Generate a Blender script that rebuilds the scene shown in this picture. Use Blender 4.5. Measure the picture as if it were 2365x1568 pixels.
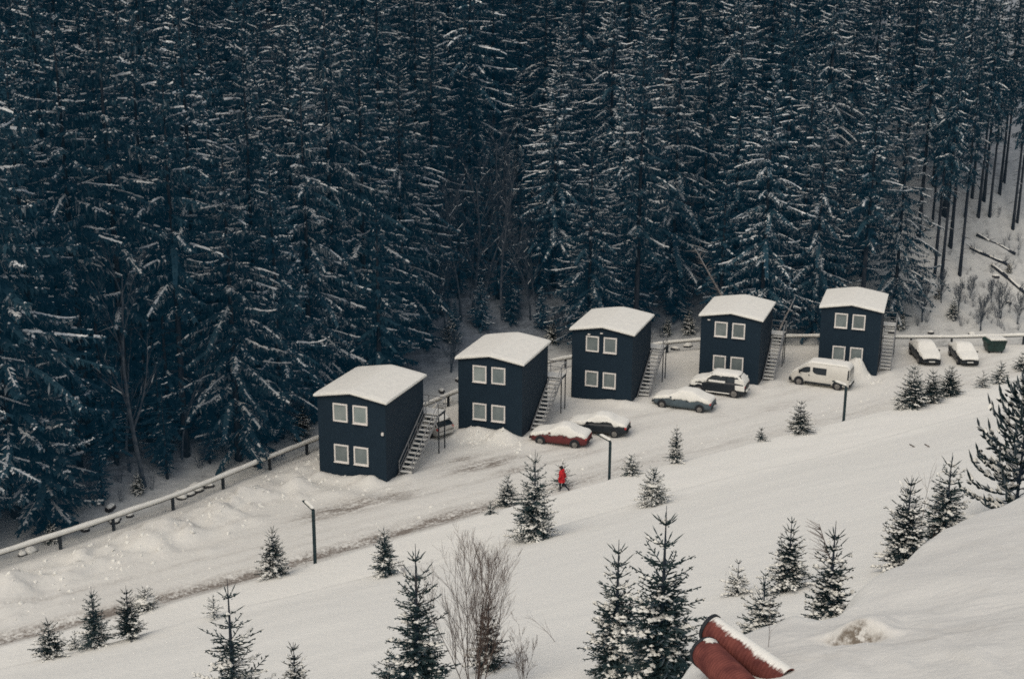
import bpy, math, random
import numpy as np
from mathutils import Vector, Matrix
random.seed(7); RNG = np.random.default_rng(11)
R = math.radians
for o in list(bpy.data.objects): bpy.data.objects.remove(o)
sc = bpy.context.scene
COL = sc.collection

# ------------------------------------------------------------------ camera
F = 3000.0; PITCH = R(15.56); ROLL = R(-0.37); CH = 31.35
cp, sp = math.cos(PITCH), math.sin(PITCH); cr, sr = math.cos(ROLL), math.sin(ROLL)
FW = np.array([0, cp, -sp]); U0 = np.array([0, sp, cp]); X0 = np.array([1.0, 0, 0])
RT = X0*cr - U0*sr; UP = X0*sr + U0*cr
EYE = np.array([0, 0, CH])
cam = bpy.data.cameras.new('camera'); camo = bpy.data.objects.new('camera', cam); COL.objects.link(camo)
m = Matrix.Identity(4)
for i in range(3):
    m[i][0] = RT[i]; m[i][1] = UP[i]; m[i][2] = -FW[i]; m[i][3] = EYE[i]
camo.matrix_world = m
cam.sensor_width = 36; cam.lens = 36*F/2365; cam.clip_end = 3000; cam.clip_start = 0.5
sc.camera = camo

def ray(px, py): return FW + RT*((px-1182.5)/F) + UP*((784-py)/F)
def proj(p):
    q = np.asarray(p, float) - EYE; w = q@FW
    return 1182.5 + F*(q@RT)/w, 784 - F*(q@UP)/w

# ------------------------------------------------------------------ terrain
_T = RNG.random((256, 256))
def vnoise(x, y):
    x = np.asarray(x, float); y = np.asarray(y, float)
    xi = np.floor(x).astype(int); yi = np.floor(y).astype(int); fx = x-xi; fy = y-yi
    fx = fx*fx*(3-2*fx); fy = fy*fy*(3-2*fy)
    a = _T[xi & 255, yi & 255]; b = _T[(xi+1) & 255, yi & 255]; c = _T[xi & 255, (yi+1) & 255]; d = _T[(xi+1) & 255, (yi+1) & 255]
    return (a*(1-fx)+b*fx)*(1-fy)+(c*(1-fx)+d*fx)*fy - 0.5
def fbm(x, y, o=3):
    v = 0; a = 1
    for i in range(o): v = v + a*vnoise(x*2**i+17*i, y*2**i+5*i); a *= .5
    return v
def sst(a, b, x):
    t = np.clip((x-a)/(b-a), 0, 1); return t*t*(3-2*t)
EX = (.826, .5637); NX = (.5637, -.826); OX = (8., 78.)
def to_us(x, y): return (x-OX[0])*EX[0]+(y-OX[1])*EX[1], (x-OX[0])*NX[0]+(y-OX[1])*NX[1]
def to_xy(u, s): return OX[0]+u*EX[0]+s*NX[0], OX[1]+u*EX[1]+s*NX[1]
C1 = [(-60, .9), (-39.4, .95), (-31.9, 1.09), (-24.6, 1.01), (-23.1, .9), (-17.5, .55), (-12, .29), (-6, .23), (-.5, .05), (3.4, -.02), (14.4, .3), (24.2, .5), (31.3, .3), (40, .45), (80, 1)]
C2 = [(-60, 5.3), (-40.4, 5.41), (-34.3, 6.05), (-28.6, 6.1), (-22.8, 6.6), (-17.8, 7.1), (-11.3, 7.3), (-6, 7.2), (-3.3, 7.05), (1.8, 7.2), (7.7, 7.6), (17.2, 7.5), (80, 7.4)]
FE = [(-27.9, 65.3), (-24.3, 68.9), (-20.5, 73.3), (-16.4, 79.4), (-13.4, 83.7), (-6.3, 91.2), (-4.3, 94.3), (3.7, 103.2), (13.4, 108.5), (16.2, 109.5), (24.6, 111.0), (27, 111.1), (34.4, 110.8), (39, 110.9), (45.7, 111.8)]
FUS = [to_us(*p) for p in FE]
FUS = [(-75, -3.0)] + FUS + [(95, 2.0)]
def ip(tab, u): return np.interp(u, [a for a, b in tab], [b for a, b in tab])
C3 = [(19.5, 38.6), (15.8, 37.2), (13.9, 35.8), (12.5, 34.2), (11.8, 33.5), (10.5, 31.3), (9.4, 29.5), (8.9, 29.0), (7.9, 27.4), (7.2, 25.8), (6.8, 25.2), (6.2, 25.9), (5.2, 25.5), (3.9, 24.8), (3.3, 23.0), (2.4, 20)]
POLY = C3 + [(2, 10), (40, 10), (40, 46)]
def poly_sd(x, y):
    x = np.asarray(x, float); y = np.asarray(y, float)
    d = np.full(x.shape, 1e9); ins = np.zeros(x.shape, bool)
    n = len(POLY)
    for i in range(n):
        ax, ay = POLY[i]; bx, by = POLY[(i+1) % n]
        ex, ey = bx-ax, by-ay; L = ex*ex+ey*ey
        t = np.clip(((x-ax)*ex+(y-ay)*ey)/L, 0, 1)
        d = np.minimum(d, np.hypot(x-ax-t*ex, y-ay-t*ey))
        c = ((ay > y) != (by > y))
        with np.errstate(divide='ignore', invalid='ignore'):
            xi = ex*(y-ay)/(ey if abs(ey) > 1e-9 else 1e-9)+ax
        ins ^= c & (x < xi)
    return np.where(ins, d, -d)
HS = [(-10.3, 78.4, -19.1), (-1.6, 87.0, -18.4), (6.8, 95.0, -19.0), (17.3, 99.5, -19.6), (27.6, 102.5, -18.5)]
def hw(i, a, b):
    x, y, t = HS[i]; t = R(t)
    return x+a*math.cos(t)-b*math.sin(t), y+a*math.sin(t)+b*math.cos(t)
BUMPS = []
def bump(x, y, rx, ry, h, ang=0): BUMPS.append((x, y, rx, ry, h, R(ang)))
for a, h, r in [(-2.1, .5, .7), (-1.2, .85, .8), (-.4, .6, .7), (.5, .8, .8), (1.3, .85, .8), (1.9, .35, .6)]: bump(*hw(1, a, -.35), r, .75, h*.55, -18)
for a, h in [(-2, .22), (-1, .18), (0, .2), (1.0, .3), (1.6, .35)]: bump(*hw(0, a, -.2), .8, .7, h, -19)
bump(*hw(0, -.5, -2.6), 4.2, .7, .22, -17)
bump(*hw(4, .4, -.9), 1.0, .8, 1.0, -18); bump(*hw(4, 1.0, -.7), .8, .7, .9, -18); bump(*hw(4, -.6, -.8), 1.2, .8, .5, -18)
for a, h in [(.3, .15), (1.6, .2), (2.3, .25)]: bump(*hw(2, a, -.1), .9, .6, h, -19)
bump(*hw(3, 2.2, -.2), .9, .7, .25, -19)
for i in range(5): bump(*hw(i, 3.4, 1.2), .7, 1.6, .22, HS[i][2])
EBX, EBY = 6.77, 22.75
def scarp(x, y):
    dx, dy = x-EBX, y-EBY; q = -.55*dx-.835*dy; l = -.835*dx+.55*dy; q = q+.16*vnoise(l*3.1, 1.7)+.07*vnoise(l*9, 4.4)
    return q, l
def fence_t(x, y):
    u, s = to_us(x, y); return (np.minimum(ip(FUS, u), -1.5)-s)*.86
def height(x, y):
    x = np.asarray(x, float); y = np.asarray(y, float)
    u, s = to_us(x, y); a = ip(C1, u)+.18*vnoise(u*.35, 3.3); b = ip(C2, u)+.25*vnoise(u*.22, 9.1)
    t = fence_t(x, y)
    z = .06*fbm(u*.25, s*.7) + .025*fbm(u*1.1, s*2.6)*(s < a)
    for s0, w_ in ((-4.4, .22), (-6.0, .25), (-8.3, .25), (-9.9, .25)): z = z - .05*np.exp(-((s-s0-.9*vnoise(u*.07, s0)-.35*vnoise(u*.25, s0*2))/w_)**2)*(s < a-.8)*np.clip(.6+1.4*vnoise(u*.16+s0*3, s0), 0, 1)
    # berm of ploughed snow along the fence, lumpy on the left
    lf = 1-sst(-22, -10, u)
    z = z + lf*np.exp(-((t+2.3)/1.3)**2)*(.5+1.15*fbm(u*.7, s*.8, 4)).clip(0) + lf*.8*np.clip(fbm(u*.9+7, s*.9, 3), 0, 1)*np.exp(-((t+3.6)/1.8)**2)
    z = z + (1-lf)*.25*np.exp(-((t+1.0)/.9)**2)*(.6+fbm(u*.5, s*.5))
    for bx, by, rx, ry, h, an in BUMPS:
        ca, sa = math.cos(an), math.sin(an); dx, dy = x-bx, y-by
        p = (dx*ca+dy*sa)/rx; q = (-dx*sa+dy*ca)/ry
        z = z + h*np.exp(-(p*p+q*q))*(1+.5*fbm(x*1.7, y*1.7))
    # near bank and slope
    z = z - .22*np.exp(-((s-a+2.55)/.5)**2)*(1-sst(-18, 5, u))
    z1 = .8*sst(a-1.7, a+.1, s)
    z2 = .158*np.clip(np.minimum(s, b)-a-.2, 0, None)
    z3 = .7*sst(b-1.5, b+.1, s)
    w = np.clip(s-b, 0, None); z4 = .374*(w-.6*(1-np.exp(-w/.6)))
    near = sst(a-.5, a+2, s)
    z = z + z1+z2+z3+z4 + near*(.10*fbm(u*.12+3, s*.16+8)+.03*fbm(u*.6, s*.6)+.02*fbm(u*.9, s*2.5))
    sd = poly_sd(x, y)
    md = sst(-1.3, .45, sd)
    z = z + 2.5*md + md*(.22*fbm(x*.35+4, y*.35)+.10*fbm(x*1.1, y*1.1)) + .16*np.clip(fbm(x*1.9, y*1.9), 0, 1)*sst(1.5, 5, sd)
    q_, l_ = scarp(x, y); z = z + .38*np.exp(-(l_/.62)**2)*sst(.16, -.06, q_)*np.exp(-(np.clip(-q_, 0, None)/1.1)**2) - .2*np.exp(-(l_/.55)**2)*np.exp(-((q_-.32)/.26)**2)
    # forest hill
    tt = np.clip(t-1.2, 0, None); hill = .66*(tt-2.2*(1-np.exp(-tt/2.2)))
    z = z - .3*sst(.2, 1.5, t) + hill + sst(1, 7, t)*(.9*fbm(u*.09, s*.09)+.30*fbm(u*.45, s*.45)+.10*fbm(u*1.6, s*1.6))
    return z
def hz(x, y): return float(height(np.array([x]), np.array([y]))[0])
def ground(px, py):
    d = ray(px, py); t = np.arange(16, 230, .6)
    P = EYE[None]+d[None]*t[:, None]; k = int(np.argmax(P[:, 2] < height(P[:, 0], P[:, 1]))); t = np.arange(t[max(k-1, 0)], t[k]+.05, .03)
    P = EYE[None]+d[None]*t[:, None]
    hh = height(P[:, 0], P[:, 1]); k = int(np.argmax(P[:, 2] < hh))
    p = P[k]; return float(p[0]), float(p[1]), float(hh[k])
def flat(px, py, z=0):
    d = ray(px, py); t = (z-CH)/d[2]; p = EYE+d*t; return float(p[0]), float(p[1])
def top_for(x, y, zb, ty):
    lo, hi = zb, zb+60
    for _ in range(40):
        mid = (lo+hi)/2
        if proj((x, y, mid))[1] > ty: lo = mid
        else: hi = mid
    return lo-zb

# ------------------------------------------------------------------ materials
def mat(name, col, rough=.8, spec=.2, build=None, metal=0):
    M = bpy.data.materials.new(name); M.use_nodes = True; nt = M.node_tree; b = nt.nodes['Principled BSDF']
    b.inputs['Base Color'].default_value = (*col, 1); b.inputs['Roughness'].default_value = rough
    b.inputs['Specular IOR Level'].default_value = spec; b.inputs['Metallic'].default_value = metal
    if build: build(nt, b)
    return M
def N(nt, t, **k):
    n = nt.nodes.new(t)
    for a, v in k.items():
        if a in n.inputs: n.inputs[a].default_value = v
        else: setattr(n, a, v)
    return n
def noise_col(c1, c2, scale, detail=4, coord='Object', bump=0, bscale=None, stretch=None, lo=.35, hi=.65, rnd=0, bdist=.02):
    def f(nt, b):
        tc = N(nt, 'ShaderNodeTexCoord'); src = tc.outputs[coord]
        if stretch:
            mp = N(nt, 'ShaderNodeMapping'); mp.inputs['Scale'].default_value = stretch; nt.links.new(src, mp.inputs[0]); src = mp.outputs[0]
        n = N(nt, 'ShaderNodeTexNoise', Scale=scale, Detail=detail); nt.links.new(src, n.inputs['Vector'])
        mr = N(nt, 'ShaderNodeMapRange'); mr.inputs[1].default_value = lo; mr.inputs[2].default_value = hi; nt.links.new(n.outputs[0], mr.inputs[0])
        mx = N(nt, 'ShaderNodeMix', data_type='RGBA'); mx.inputs[6].default_value = (*c1, 1); mx.inputs[7].default_value = (*c2, 1)
        nt.links.new(mr.outputs[0], mx.inputs[0]); out = mx.outputs[2]
        if rnd:
            oi = N(nt, 'ShaderNodeObjectInfo'); mr2 = N(nt, 'ShaderNodeMapRange'); mr2.inputs[3].default_value = 1-rnd; mr2.inputs[4].default_value = 1+rnd
            nt.links.new(oi.outputs['Random'], mr2.inputs[0])
            hs = N(nt, 'ShaderNodeHueSaturation'); nt.links.new(out, hs.inputs['Color']); nt.links.new(mr2.outputs[0], hs.inputs['Value']); out = hs.outputs[0]
        nt.links.new(out, b.inputs['Base Color'])
        if bump:
            n2 = N(nt, 'ShaderNodeTexNoise', Scale=bscale or scale, Detail=6); nt.links.new(src, n2.inputs['Vector'])
            bp = N(nt, 'ShaderNodeBump'); bp.inputs['Strength'].default_value = bump; bp.inputs['Distance'].default_value = bdist
            nt.links.new(n2.outputs[0], bp.inputs['Height']); nt.links.new(bp.outputs[0], b.inputs['Normal'])
    return f
SNOWC = (.79, .78, .73); SNOWD = (.72, .712, .672)
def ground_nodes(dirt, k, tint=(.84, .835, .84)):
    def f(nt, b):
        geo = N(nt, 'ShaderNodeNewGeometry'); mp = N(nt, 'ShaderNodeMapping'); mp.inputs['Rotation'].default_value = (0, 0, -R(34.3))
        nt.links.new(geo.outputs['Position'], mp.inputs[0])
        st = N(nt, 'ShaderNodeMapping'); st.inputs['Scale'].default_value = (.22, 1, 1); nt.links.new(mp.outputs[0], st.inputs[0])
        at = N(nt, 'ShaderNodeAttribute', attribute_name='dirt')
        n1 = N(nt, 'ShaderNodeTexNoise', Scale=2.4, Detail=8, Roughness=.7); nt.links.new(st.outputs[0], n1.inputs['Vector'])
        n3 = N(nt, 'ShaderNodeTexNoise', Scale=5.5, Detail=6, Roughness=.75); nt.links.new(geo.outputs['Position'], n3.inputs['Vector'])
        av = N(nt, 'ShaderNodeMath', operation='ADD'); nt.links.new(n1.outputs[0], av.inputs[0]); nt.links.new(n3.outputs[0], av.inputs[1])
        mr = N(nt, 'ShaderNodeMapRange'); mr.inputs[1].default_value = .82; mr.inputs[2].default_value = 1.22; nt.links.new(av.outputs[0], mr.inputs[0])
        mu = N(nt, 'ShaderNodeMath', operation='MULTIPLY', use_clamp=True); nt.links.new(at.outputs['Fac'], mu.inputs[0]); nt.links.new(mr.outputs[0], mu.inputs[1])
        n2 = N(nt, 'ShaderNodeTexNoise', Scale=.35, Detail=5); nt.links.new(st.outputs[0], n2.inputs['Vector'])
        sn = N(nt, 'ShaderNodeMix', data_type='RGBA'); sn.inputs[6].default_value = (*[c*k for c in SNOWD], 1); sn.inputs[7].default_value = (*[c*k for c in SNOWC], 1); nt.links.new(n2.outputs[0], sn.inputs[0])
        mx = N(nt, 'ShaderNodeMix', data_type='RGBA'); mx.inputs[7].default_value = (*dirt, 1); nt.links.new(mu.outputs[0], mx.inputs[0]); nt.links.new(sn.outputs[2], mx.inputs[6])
        a2 = N(nt, 'ShaderNodeAttribute', attribute_name='shade_tone'); m2 = N(nt, 'ShaderNodeMix', data_type='RGBA', blend_type='MULTIPLY'); m2.inputs[7].default_value = (*tint, 1); nt.links.new(a2.outputs['Fac'], m2.inputs[0]); nt.links.new(mx.outputs[2], m2.inputs[6])  # multiplies the painted shade and road mottle into the snow colour
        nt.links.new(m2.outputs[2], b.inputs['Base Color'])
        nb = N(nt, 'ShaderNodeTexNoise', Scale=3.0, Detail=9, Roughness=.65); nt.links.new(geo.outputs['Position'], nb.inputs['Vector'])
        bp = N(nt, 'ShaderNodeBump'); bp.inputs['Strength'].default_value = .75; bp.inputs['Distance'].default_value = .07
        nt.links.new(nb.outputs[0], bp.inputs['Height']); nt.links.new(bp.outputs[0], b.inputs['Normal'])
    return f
M = {}
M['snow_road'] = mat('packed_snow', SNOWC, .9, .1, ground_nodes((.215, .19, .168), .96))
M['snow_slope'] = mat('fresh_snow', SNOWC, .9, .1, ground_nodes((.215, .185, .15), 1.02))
M['snow_hill'] = mat('forest_floor_snow', SNOWC, .9, .1, ground_nodes((.05, .048, .05), .84, (.33, .37, .44)))  # the dark tint puts the forest's shade into the snow colour
M['snow'] = mat('snow', SNOWC, .9, .1, noise_col(SNOWD, SNOWC, 3, bump=.5, bscale=6, bdist=.05))
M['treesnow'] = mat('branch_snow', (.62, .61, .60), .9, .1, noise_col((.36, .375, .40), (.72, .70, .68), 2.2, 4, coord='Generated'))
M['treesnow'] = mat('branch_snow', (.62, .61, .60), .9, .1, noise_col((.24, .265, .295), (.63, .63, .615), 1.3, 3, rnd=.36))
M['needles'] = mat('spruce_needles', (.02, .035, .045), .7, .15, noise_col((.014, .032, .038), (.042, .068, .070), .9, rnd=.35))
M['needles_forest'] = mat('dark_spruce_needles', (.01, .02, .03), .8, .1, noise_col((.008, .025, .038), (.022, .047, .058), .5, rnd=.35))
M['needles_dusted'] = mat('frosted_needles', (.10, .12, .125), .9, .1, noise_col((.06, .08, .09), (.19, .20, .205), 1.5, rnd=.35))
M['bark'] = mat('dark_bark', (.03, .03, .035), .95, .1, noise_col((.014, .018, .026), (.040, .042, .048), 6, stretch=(1, 1, .2)))
M['twig'] = mat('bare_twig', (.10, .075, .065), .9, .1, noise_col((.07, .052, .048), (.13, .10, .088), 4))
M['twig_grey'] = mat('grey_twig', (.09, .085, .085), .9, .1, noise_col((.028, .033, .042), (.085, .086, .092), 3))
def clad(nt, b):
    tc = N(nt, 'ShaderNodeTexCoord'); w = N(nt, 'ShaderNodeTexWave', Scale=2.6, Distortion=.15); w.bands_direction = 'X'
    mp = N(nt, 'ShaderNodeMapping'); mp.inputs['Rotation'].default_value = (0, 0, R(45)); nt.links.new(tc.outputs['Object'], mp.inputs[0]); nt.links.new(mp.outputs[0], w.inputs[0])
    n = N(nt, 'ShaderNodeTexNoise', Scale=1.3, Detail=8, Roughness=.7); nt.links.new(tc.outputs['Object'], n.inputs['Vector'])
    mx = N(nt, 'ShaderNodeMix', data_type='RGBA'); mx.inputs[6].default_value = (.007, .018, .031, 1); mx.inputs[7].default_value = (.014, .030, .047, 1); nt.links.new(n.outputs[0], mx.inputs[0])
    nt.links.new(mx.outputs[2], b.inputs['Base Color'])
    bp = N(nt, 'ShaderNodeBump'); bp.inputs['Strength'].default_value = .35; bp.inputs['Distance'].default_value = .02; nt.links.new(w.outputs[0], bp.inputs['Height']); nt.links.new(bp.outputs[0], b.inputs['Normal'])
M['wall'] = mat('navy_cladding', (.02, .035, .06), .75, .2, clad)
M['frame'] = mat('window_frame_white', (.60, .57, .54), .6, .3, noise_col((.66, .63, .60), (.76, .73, .69), 5))
def pane_nodes(c1, c2): return noise_col(c1, c2, 1.1, 3, lo=.3, hi=.7, rnd=.28)
M['pane'] = mat('window_glass', (.1, .13, .13), .18, .5, pane_nodes((.12, .15, .155), (.20, .23, .23)))
M['pane_b'] = mat('window_glass_pale', (.2, .23, .23), .18, .5, pane_nodes((.22, .27, .265), (.33, .37, .36)))
M['steel'] = mat('dark_painted_steel', (.02, .03, .04), .6, .3, noise_col((.012, .02, .03), (.03, .04, .05), 8))
M['lightsteel'] = mat('galvanised_steel', (.3, .31, .32), .5, .3, noise_col((.2, .215, .23), (.36, .36, .36), 9), .3)
M['post'] = mat('green_black_post', (.012, .03, .036), .6, .3, noise_col((.008, .022, .028), (.018, .038, .045), 5))
M['rail'] = mat('weathered_rail', (.10, .10, .105), .8, .2, noise_col((.06, .065, .075), (.15, .15, .15), 5))
M['rock'] = mat('dark_rock', (.04, .042, .05), .95, .1, noise_col((.018, .024, .034), (.065, .066, .07), 4, bump=.8, bscale=7, bdist=.05))
M['dirt'] = mat('brown_earth', (.17, .145, .12), .95, .1, noise_col((.08, .07, .06), (.27, .245, .215), 3.5, 8, bump=.9, bscale=7, bdist=.08))
M['rust'] = mat('rusty_steel', (.12, .04, .03), .85, .2, noise_col((.11, .034, .031), (.195, .062, .05), 4, 8, bump=.3, bscale=18))
M['rust_dark'] = mat('rusty_groove_shade', (.06, .02, .018), .9, .1, noise_col((.098, .031, .028), (.172, .055, .045), 4, 8))  # shading of the corrugation put into the groove colour
def snowed(base, amt, vec):
    Mx = M[base].copy(); Mx.name = base+'_snowed'; nt = Mx.node_tree; b = nt.nodes['Principled BSDF']; src = b.inputs['Base Color'].links[0].from_socket
    g = N(nt, 'ShaderNodeNewGeometry'); dt = N(nt, 'ShaderNodeVectorMath', operation='DOT_PRODUCT'); dt.inputs[1].default_value = vec; nt.links.new(g.outputs['Normal'], dt.inputs[0])
    n1 = N(nt, 'ShaderNodeTexNoise', Scale=3.2, Detail=9, Roughness=.72); nt.links.new(g.outputs['Position'], n1.inputs['Vector'])
    a = N(nt, 'ShaderNodeMath', operation='MULTIPLY_ADD'); a.inputs[1].default_value = 1.9; nt.links.new(n1.outputs[0], a.inputs[0]); nt.links.new(dt.outputs['Value'], a.inputs[2])
    mr = N(nt, 'ShaderNodeMapRange'); mr.inputs[1].default_value = amt; mr.inputs[2].default_value = amt+.28; nt.links.new(a.outputs[0], mr.inputs[0])
    mx = N(nt, 'ShaderNodeMix', data_type='RGBA'); mx.inputs[7].default_value = (*SNOWC, 1); nt.links.new(mr.outputs[0], mx.inputs[0]); nt.links.new(src, mx.inputs[6]); nt.links.new(mx.outputs[2], b.inputs['Base Color']); return Mx
M['rust_s'] = snowed('rust', 1.12, (.72, .25, .64)); M['rust_groove_shade_s'] = snowed('rust_dark', 1.12, (.72, .25, .64))
M['rust_in'] = mat('pipe_inside', (.02, .02, .025), .95, .1, noise_col((.012, .014, .02), (.035, .028, .028), 5))
M['tyre'] = mat('tyre_rubber', (.016, .018, .022), .9, .15, noise_col((.012, .014, .018), (.03, .03, .034), 9))
M['rim'] = mat('wheel_rim', (.22, .21, .2), .5, .4, noise_col((.14, .135, .13), (.28, .27, .255), 8), .4)
M['glass'] = mat('car_glass', (.010, .018, .026), .15, .5, noise_col((.007, .013, .020), (.016, .026, .035), 2))
M['trim'] = mat('black_plastic', (.015, .02, .026), .7, .3, noise_col((.01, .014, .02), (.024, .03, .036), 6))
M['redlamp'] = mat('red_lamp', (.42, .03, .03), .4, .4, noise_col((.32, .02, .02), (.5, .05, .045), 6))
M['whitelamp'] = mat('clear_lamp', (.5, .5, .48), .3, .5, noise_col((.4, .4, .39), (.55, .55, .53), 6))
def paint(name, c, d=.75): M[name] = mat(name, c, .45, .4, noise_col(tuple(x*d for x in c), c, 1.6, 5))
paint('paint_red', (.125, .022, .024)); paint('paint_black', (.011, .017, .024)); paint('paint_blue', (.075, .105, .125)); paint('paint_white', (.60, .585, .54), .9); paint('paint_silver', (.52, .505, .47), .9)
paint('green_plastic', (.012, .042, .037), .6); paint('plate', (.55, .55, .52), .9)
M['jacket'] = mat('red_jacket', (.50, .022, .03), .8, .2, noise_col((.33, .012, .02), (.58, .03, .035), 9, bump=.5, bscale=14))
M['trousers'] = mat('dark_trousers', (.012, .018, .028), .9, .1, noise_col((.008, .013, .022), (.022, .028, .04), 9))
M['skin'] = mat('skin', (.42, .25, .18), .6, .3, noise_col((.38, .22, .16), (.45, .27, .2), 12))
M['hair'] = mat('dark_hair', (.012, .013, .016), .8, .2, noise_col((.008, .009, .012), (.022, .022, .025), 20))
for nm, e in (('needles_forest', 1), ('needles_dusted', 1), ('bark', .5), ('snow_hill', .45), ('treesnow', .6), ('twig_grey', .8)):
    b_ = M[nm].node_tree.nodes['Principled BSDF']; b_.inputs['Emission Color'].default_value = (.0010, .0078, .0143, 1); b_.inputs['Emission Strength'].default_value = e  # faint teal glow added to the forest materials, in place of haze
M['pale_wood'] = mat('pale_dead_wood', (.2, .18, .17), .9, .1, noise_col((.13, .12, .12), (.28, .26, .25), 5))
M['wood'] = mat('old_wood', (.08, .065, .055), .9, .1, noise_col((.045, .036, .032), (.12, .10, .085), 5, stretch=(1, 1, .2)))

# ------------------------------------------------------------------ mesh helpers
class MB:
    def __init__(s): s.v = []; s.f = []; s.m = []; s.smooth = False
    def add(s, vs, fs, mi=0):
        o = len(s.v); s.v.extend([tuple(map(float, p)) for p in vs])
        for f in fs: s.f.append(tuple(i+o for i in f)); s.m.append(mi)
        return s
    def box(s, c, d, rz=0, mi=0, M4=None):
        x, y, z = d[0]/2, d[1]/2, d[2]/2; ca, sa = math.cos(rz), math.sin(rz); V = []
        for dx, dy, dz in [(-x, -y, -z), (x, -y, -z), (x, y, -z), (-x, y, -z), (-x, -y, z), (x, -y, z), (x, y, z), (-x, y, z)]:
            V.append((c[0]+dx*ca-dy*sa, c[1]+dx*sa+dy*ca, c[2]+dz))
        return s.add(V, [(0, 3, 2, 1), (4, 5, 6, 7), (0, 1, 5, 4), (1, 2, 6, 5), (2, 3, 7, 6), (3, 0, 4, 7)], mi)
    def bar(s, p, q, w, h=None, mi=0):
        h = h or w; p = Vector(p); q = Vector(q); d = (q-p).normalized(); up = Vector((0, 0, 1)) if abs(d.z) < .95 else Vector((0, 1, 0))
        a = d.cross(up).normalized()*w/2; b = a.cross(d).normalized()*h/2; V = []
        for c in (p, q): V += [c-a-b, c+a-b, c+a+b, c-a+b]
        return s.add(V, [(0, 1, 2, 3), (7, 6, 5, 4), (0, 4, 5, 1), (1, 5, 6, 2), (2, 6, 7, 3), (3, 7, 4, 0)], mi)
    def tube(s, pts, rad, n=6, mi=0, cap=True):
        pts = [Vector(p) for p in pts]; rad = rad if hasattr(rad, '__len__') else [rad]*len(pts); V = []; Fc = []
        ref = None
        for i, p in enumerate(pts):
            d = (pts[min(i+1, len(pts)-1)]-pts[max(i-1, 0)])
            d = d.normalized() if d.length > 1e-9 else Vector((0, 0, 1))
            if ref is None:
                ref = d.orthogonal().normalized()
            a = (ref-d*ref.dot(d)); a = a.normalized() if a.length > 1e-6 else d.orthogonal().normalized(); ref = a; b = d.cross(a)
            for k in range(n):
                t = 2*math.pi*k/n; V.append(p+(a*math.cos(t)+b*math.sin(t))*rad[i])
        for i in range(len(pts)-1):
            for k in range(n): Fc.append((i*n+k, i*n+(k+1) % n, (i+1)*n+(k+1) % n, (i+1)*n+k))
        if cap: Fc.append(tuple(range(n-1, -1, -1))); Fc.append(tuple((len(pts)-1)*n+k for k in range(n)))
        return s.add(V, Fc, mi)
    def loft(s, rings, mi=0, closed=True, caps=True):
        n = len(rings[0]); V = [p for r in rings for p in r]; Fc = []
        for i in range(len(rings)-1):
            for k in range(n if closed else n-1): Fc.append((i*n+k, (i+1)*n+k, (i+1)*n+(k+1) % n, i*n+(k+1) % n))
        if caps: Fc.append(tuple(range(n))); Fc.append(tuple((len(rings)-1)*n+k for k in range(n-1, -1, -1)))
        return s.add(V, Fc, mi)
    def disc_cyl(s, c, r, w, n=20, mi=0, axis='y'):
        a = [(math.cos(2*math.pi*k/n)*r, math.sin(2*math.pi*k/n)*r) for k in range(n)]
        if axis == 'y': V = [(c[0]+x, c[1]-w/2, c[2]+z) for x, z in a]+[(c[0]+x, c[1]+w/2, c[2]+z) for x, z in a]
        else: V = [(c[0]+x, c[1]+z, c[2]-w/2) for x, z in a]+[(c[0]+x, c[1]+z, c[2]+w/2) for x, z in a]
        return s.add(V, [tuple(range(n)), tuple(range(2*n-1, n-1, -1))]+[(k, k+n, (k+1) % n+n, (k+1) % n) for k in range(n)], mi)
    def mesh(s, name, mats, smooth=False, fixn=True):
        me = bpy.data.meshes.new(name); me.from_pydata(s.v, [], s.f)
        for mm in (mats if isinstance(mats, (list, tuple)) else [mats]): me.materials.append(mm)
        me.polygons.foreach_set('material_index', s.m)
        if smooth: me.polygons.foreach_set('use_smooth', [True]*len(s.f))
        me.update()
        if fixn:
            import bmesh
            bm = bmesh.new(); bm.from_mesh(me); bmesh.ops.recalc_face_normals(bm, faces=bm.faces); bm.to_mesh(me); bm.free()
        return me
    def build(s, name, mats, parent=None, smooth=False, bevel=0, subd=0, fixn=True):
        me = s.mesh(name, mats, smooth, fixn); o = bpy.data.objects.new(name, me); COL.objects.link(o); o.parent = parent
        if bevel:
            b = o.modifiers.new('b', 'BEVEL'); b.width = bevel; b.segments = 2; b.limit_method = 'ANGLE'; b.angle_limit = R(35)
        if subd:
            b = o.modifiers.new('s', 'SUBSURF'); b.levels = subd; b.render_levels = subd
        return o
def tag(o, label=None, cat=None, group=None, kind=None):
    if label: o['label'] = label
    if cat: o['category'] = cat
    if group: o['group'] = group
    if kind: o['kind'] = kind
    return o
def empty(name, loc, rz=0):
    o = bpy.data.objects.new(name, None); COL.objects.link(o); o.location = loc; o.rotation_euler = (0, 0, rz); o.empty_display_size = .3; return o
def link_mesh(name, me, parent=None):
    o = bpy.data.objects.new(name, me); COL.objects.link(o); o.parent = parent; return o
KIDS = {}
def copy_tree(o, parent=None):
    c = o.copy(); COL.objects.link(c); c.parent = parent
    for ch in o.children: copy_tree(ch, c)
    return c

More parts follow.
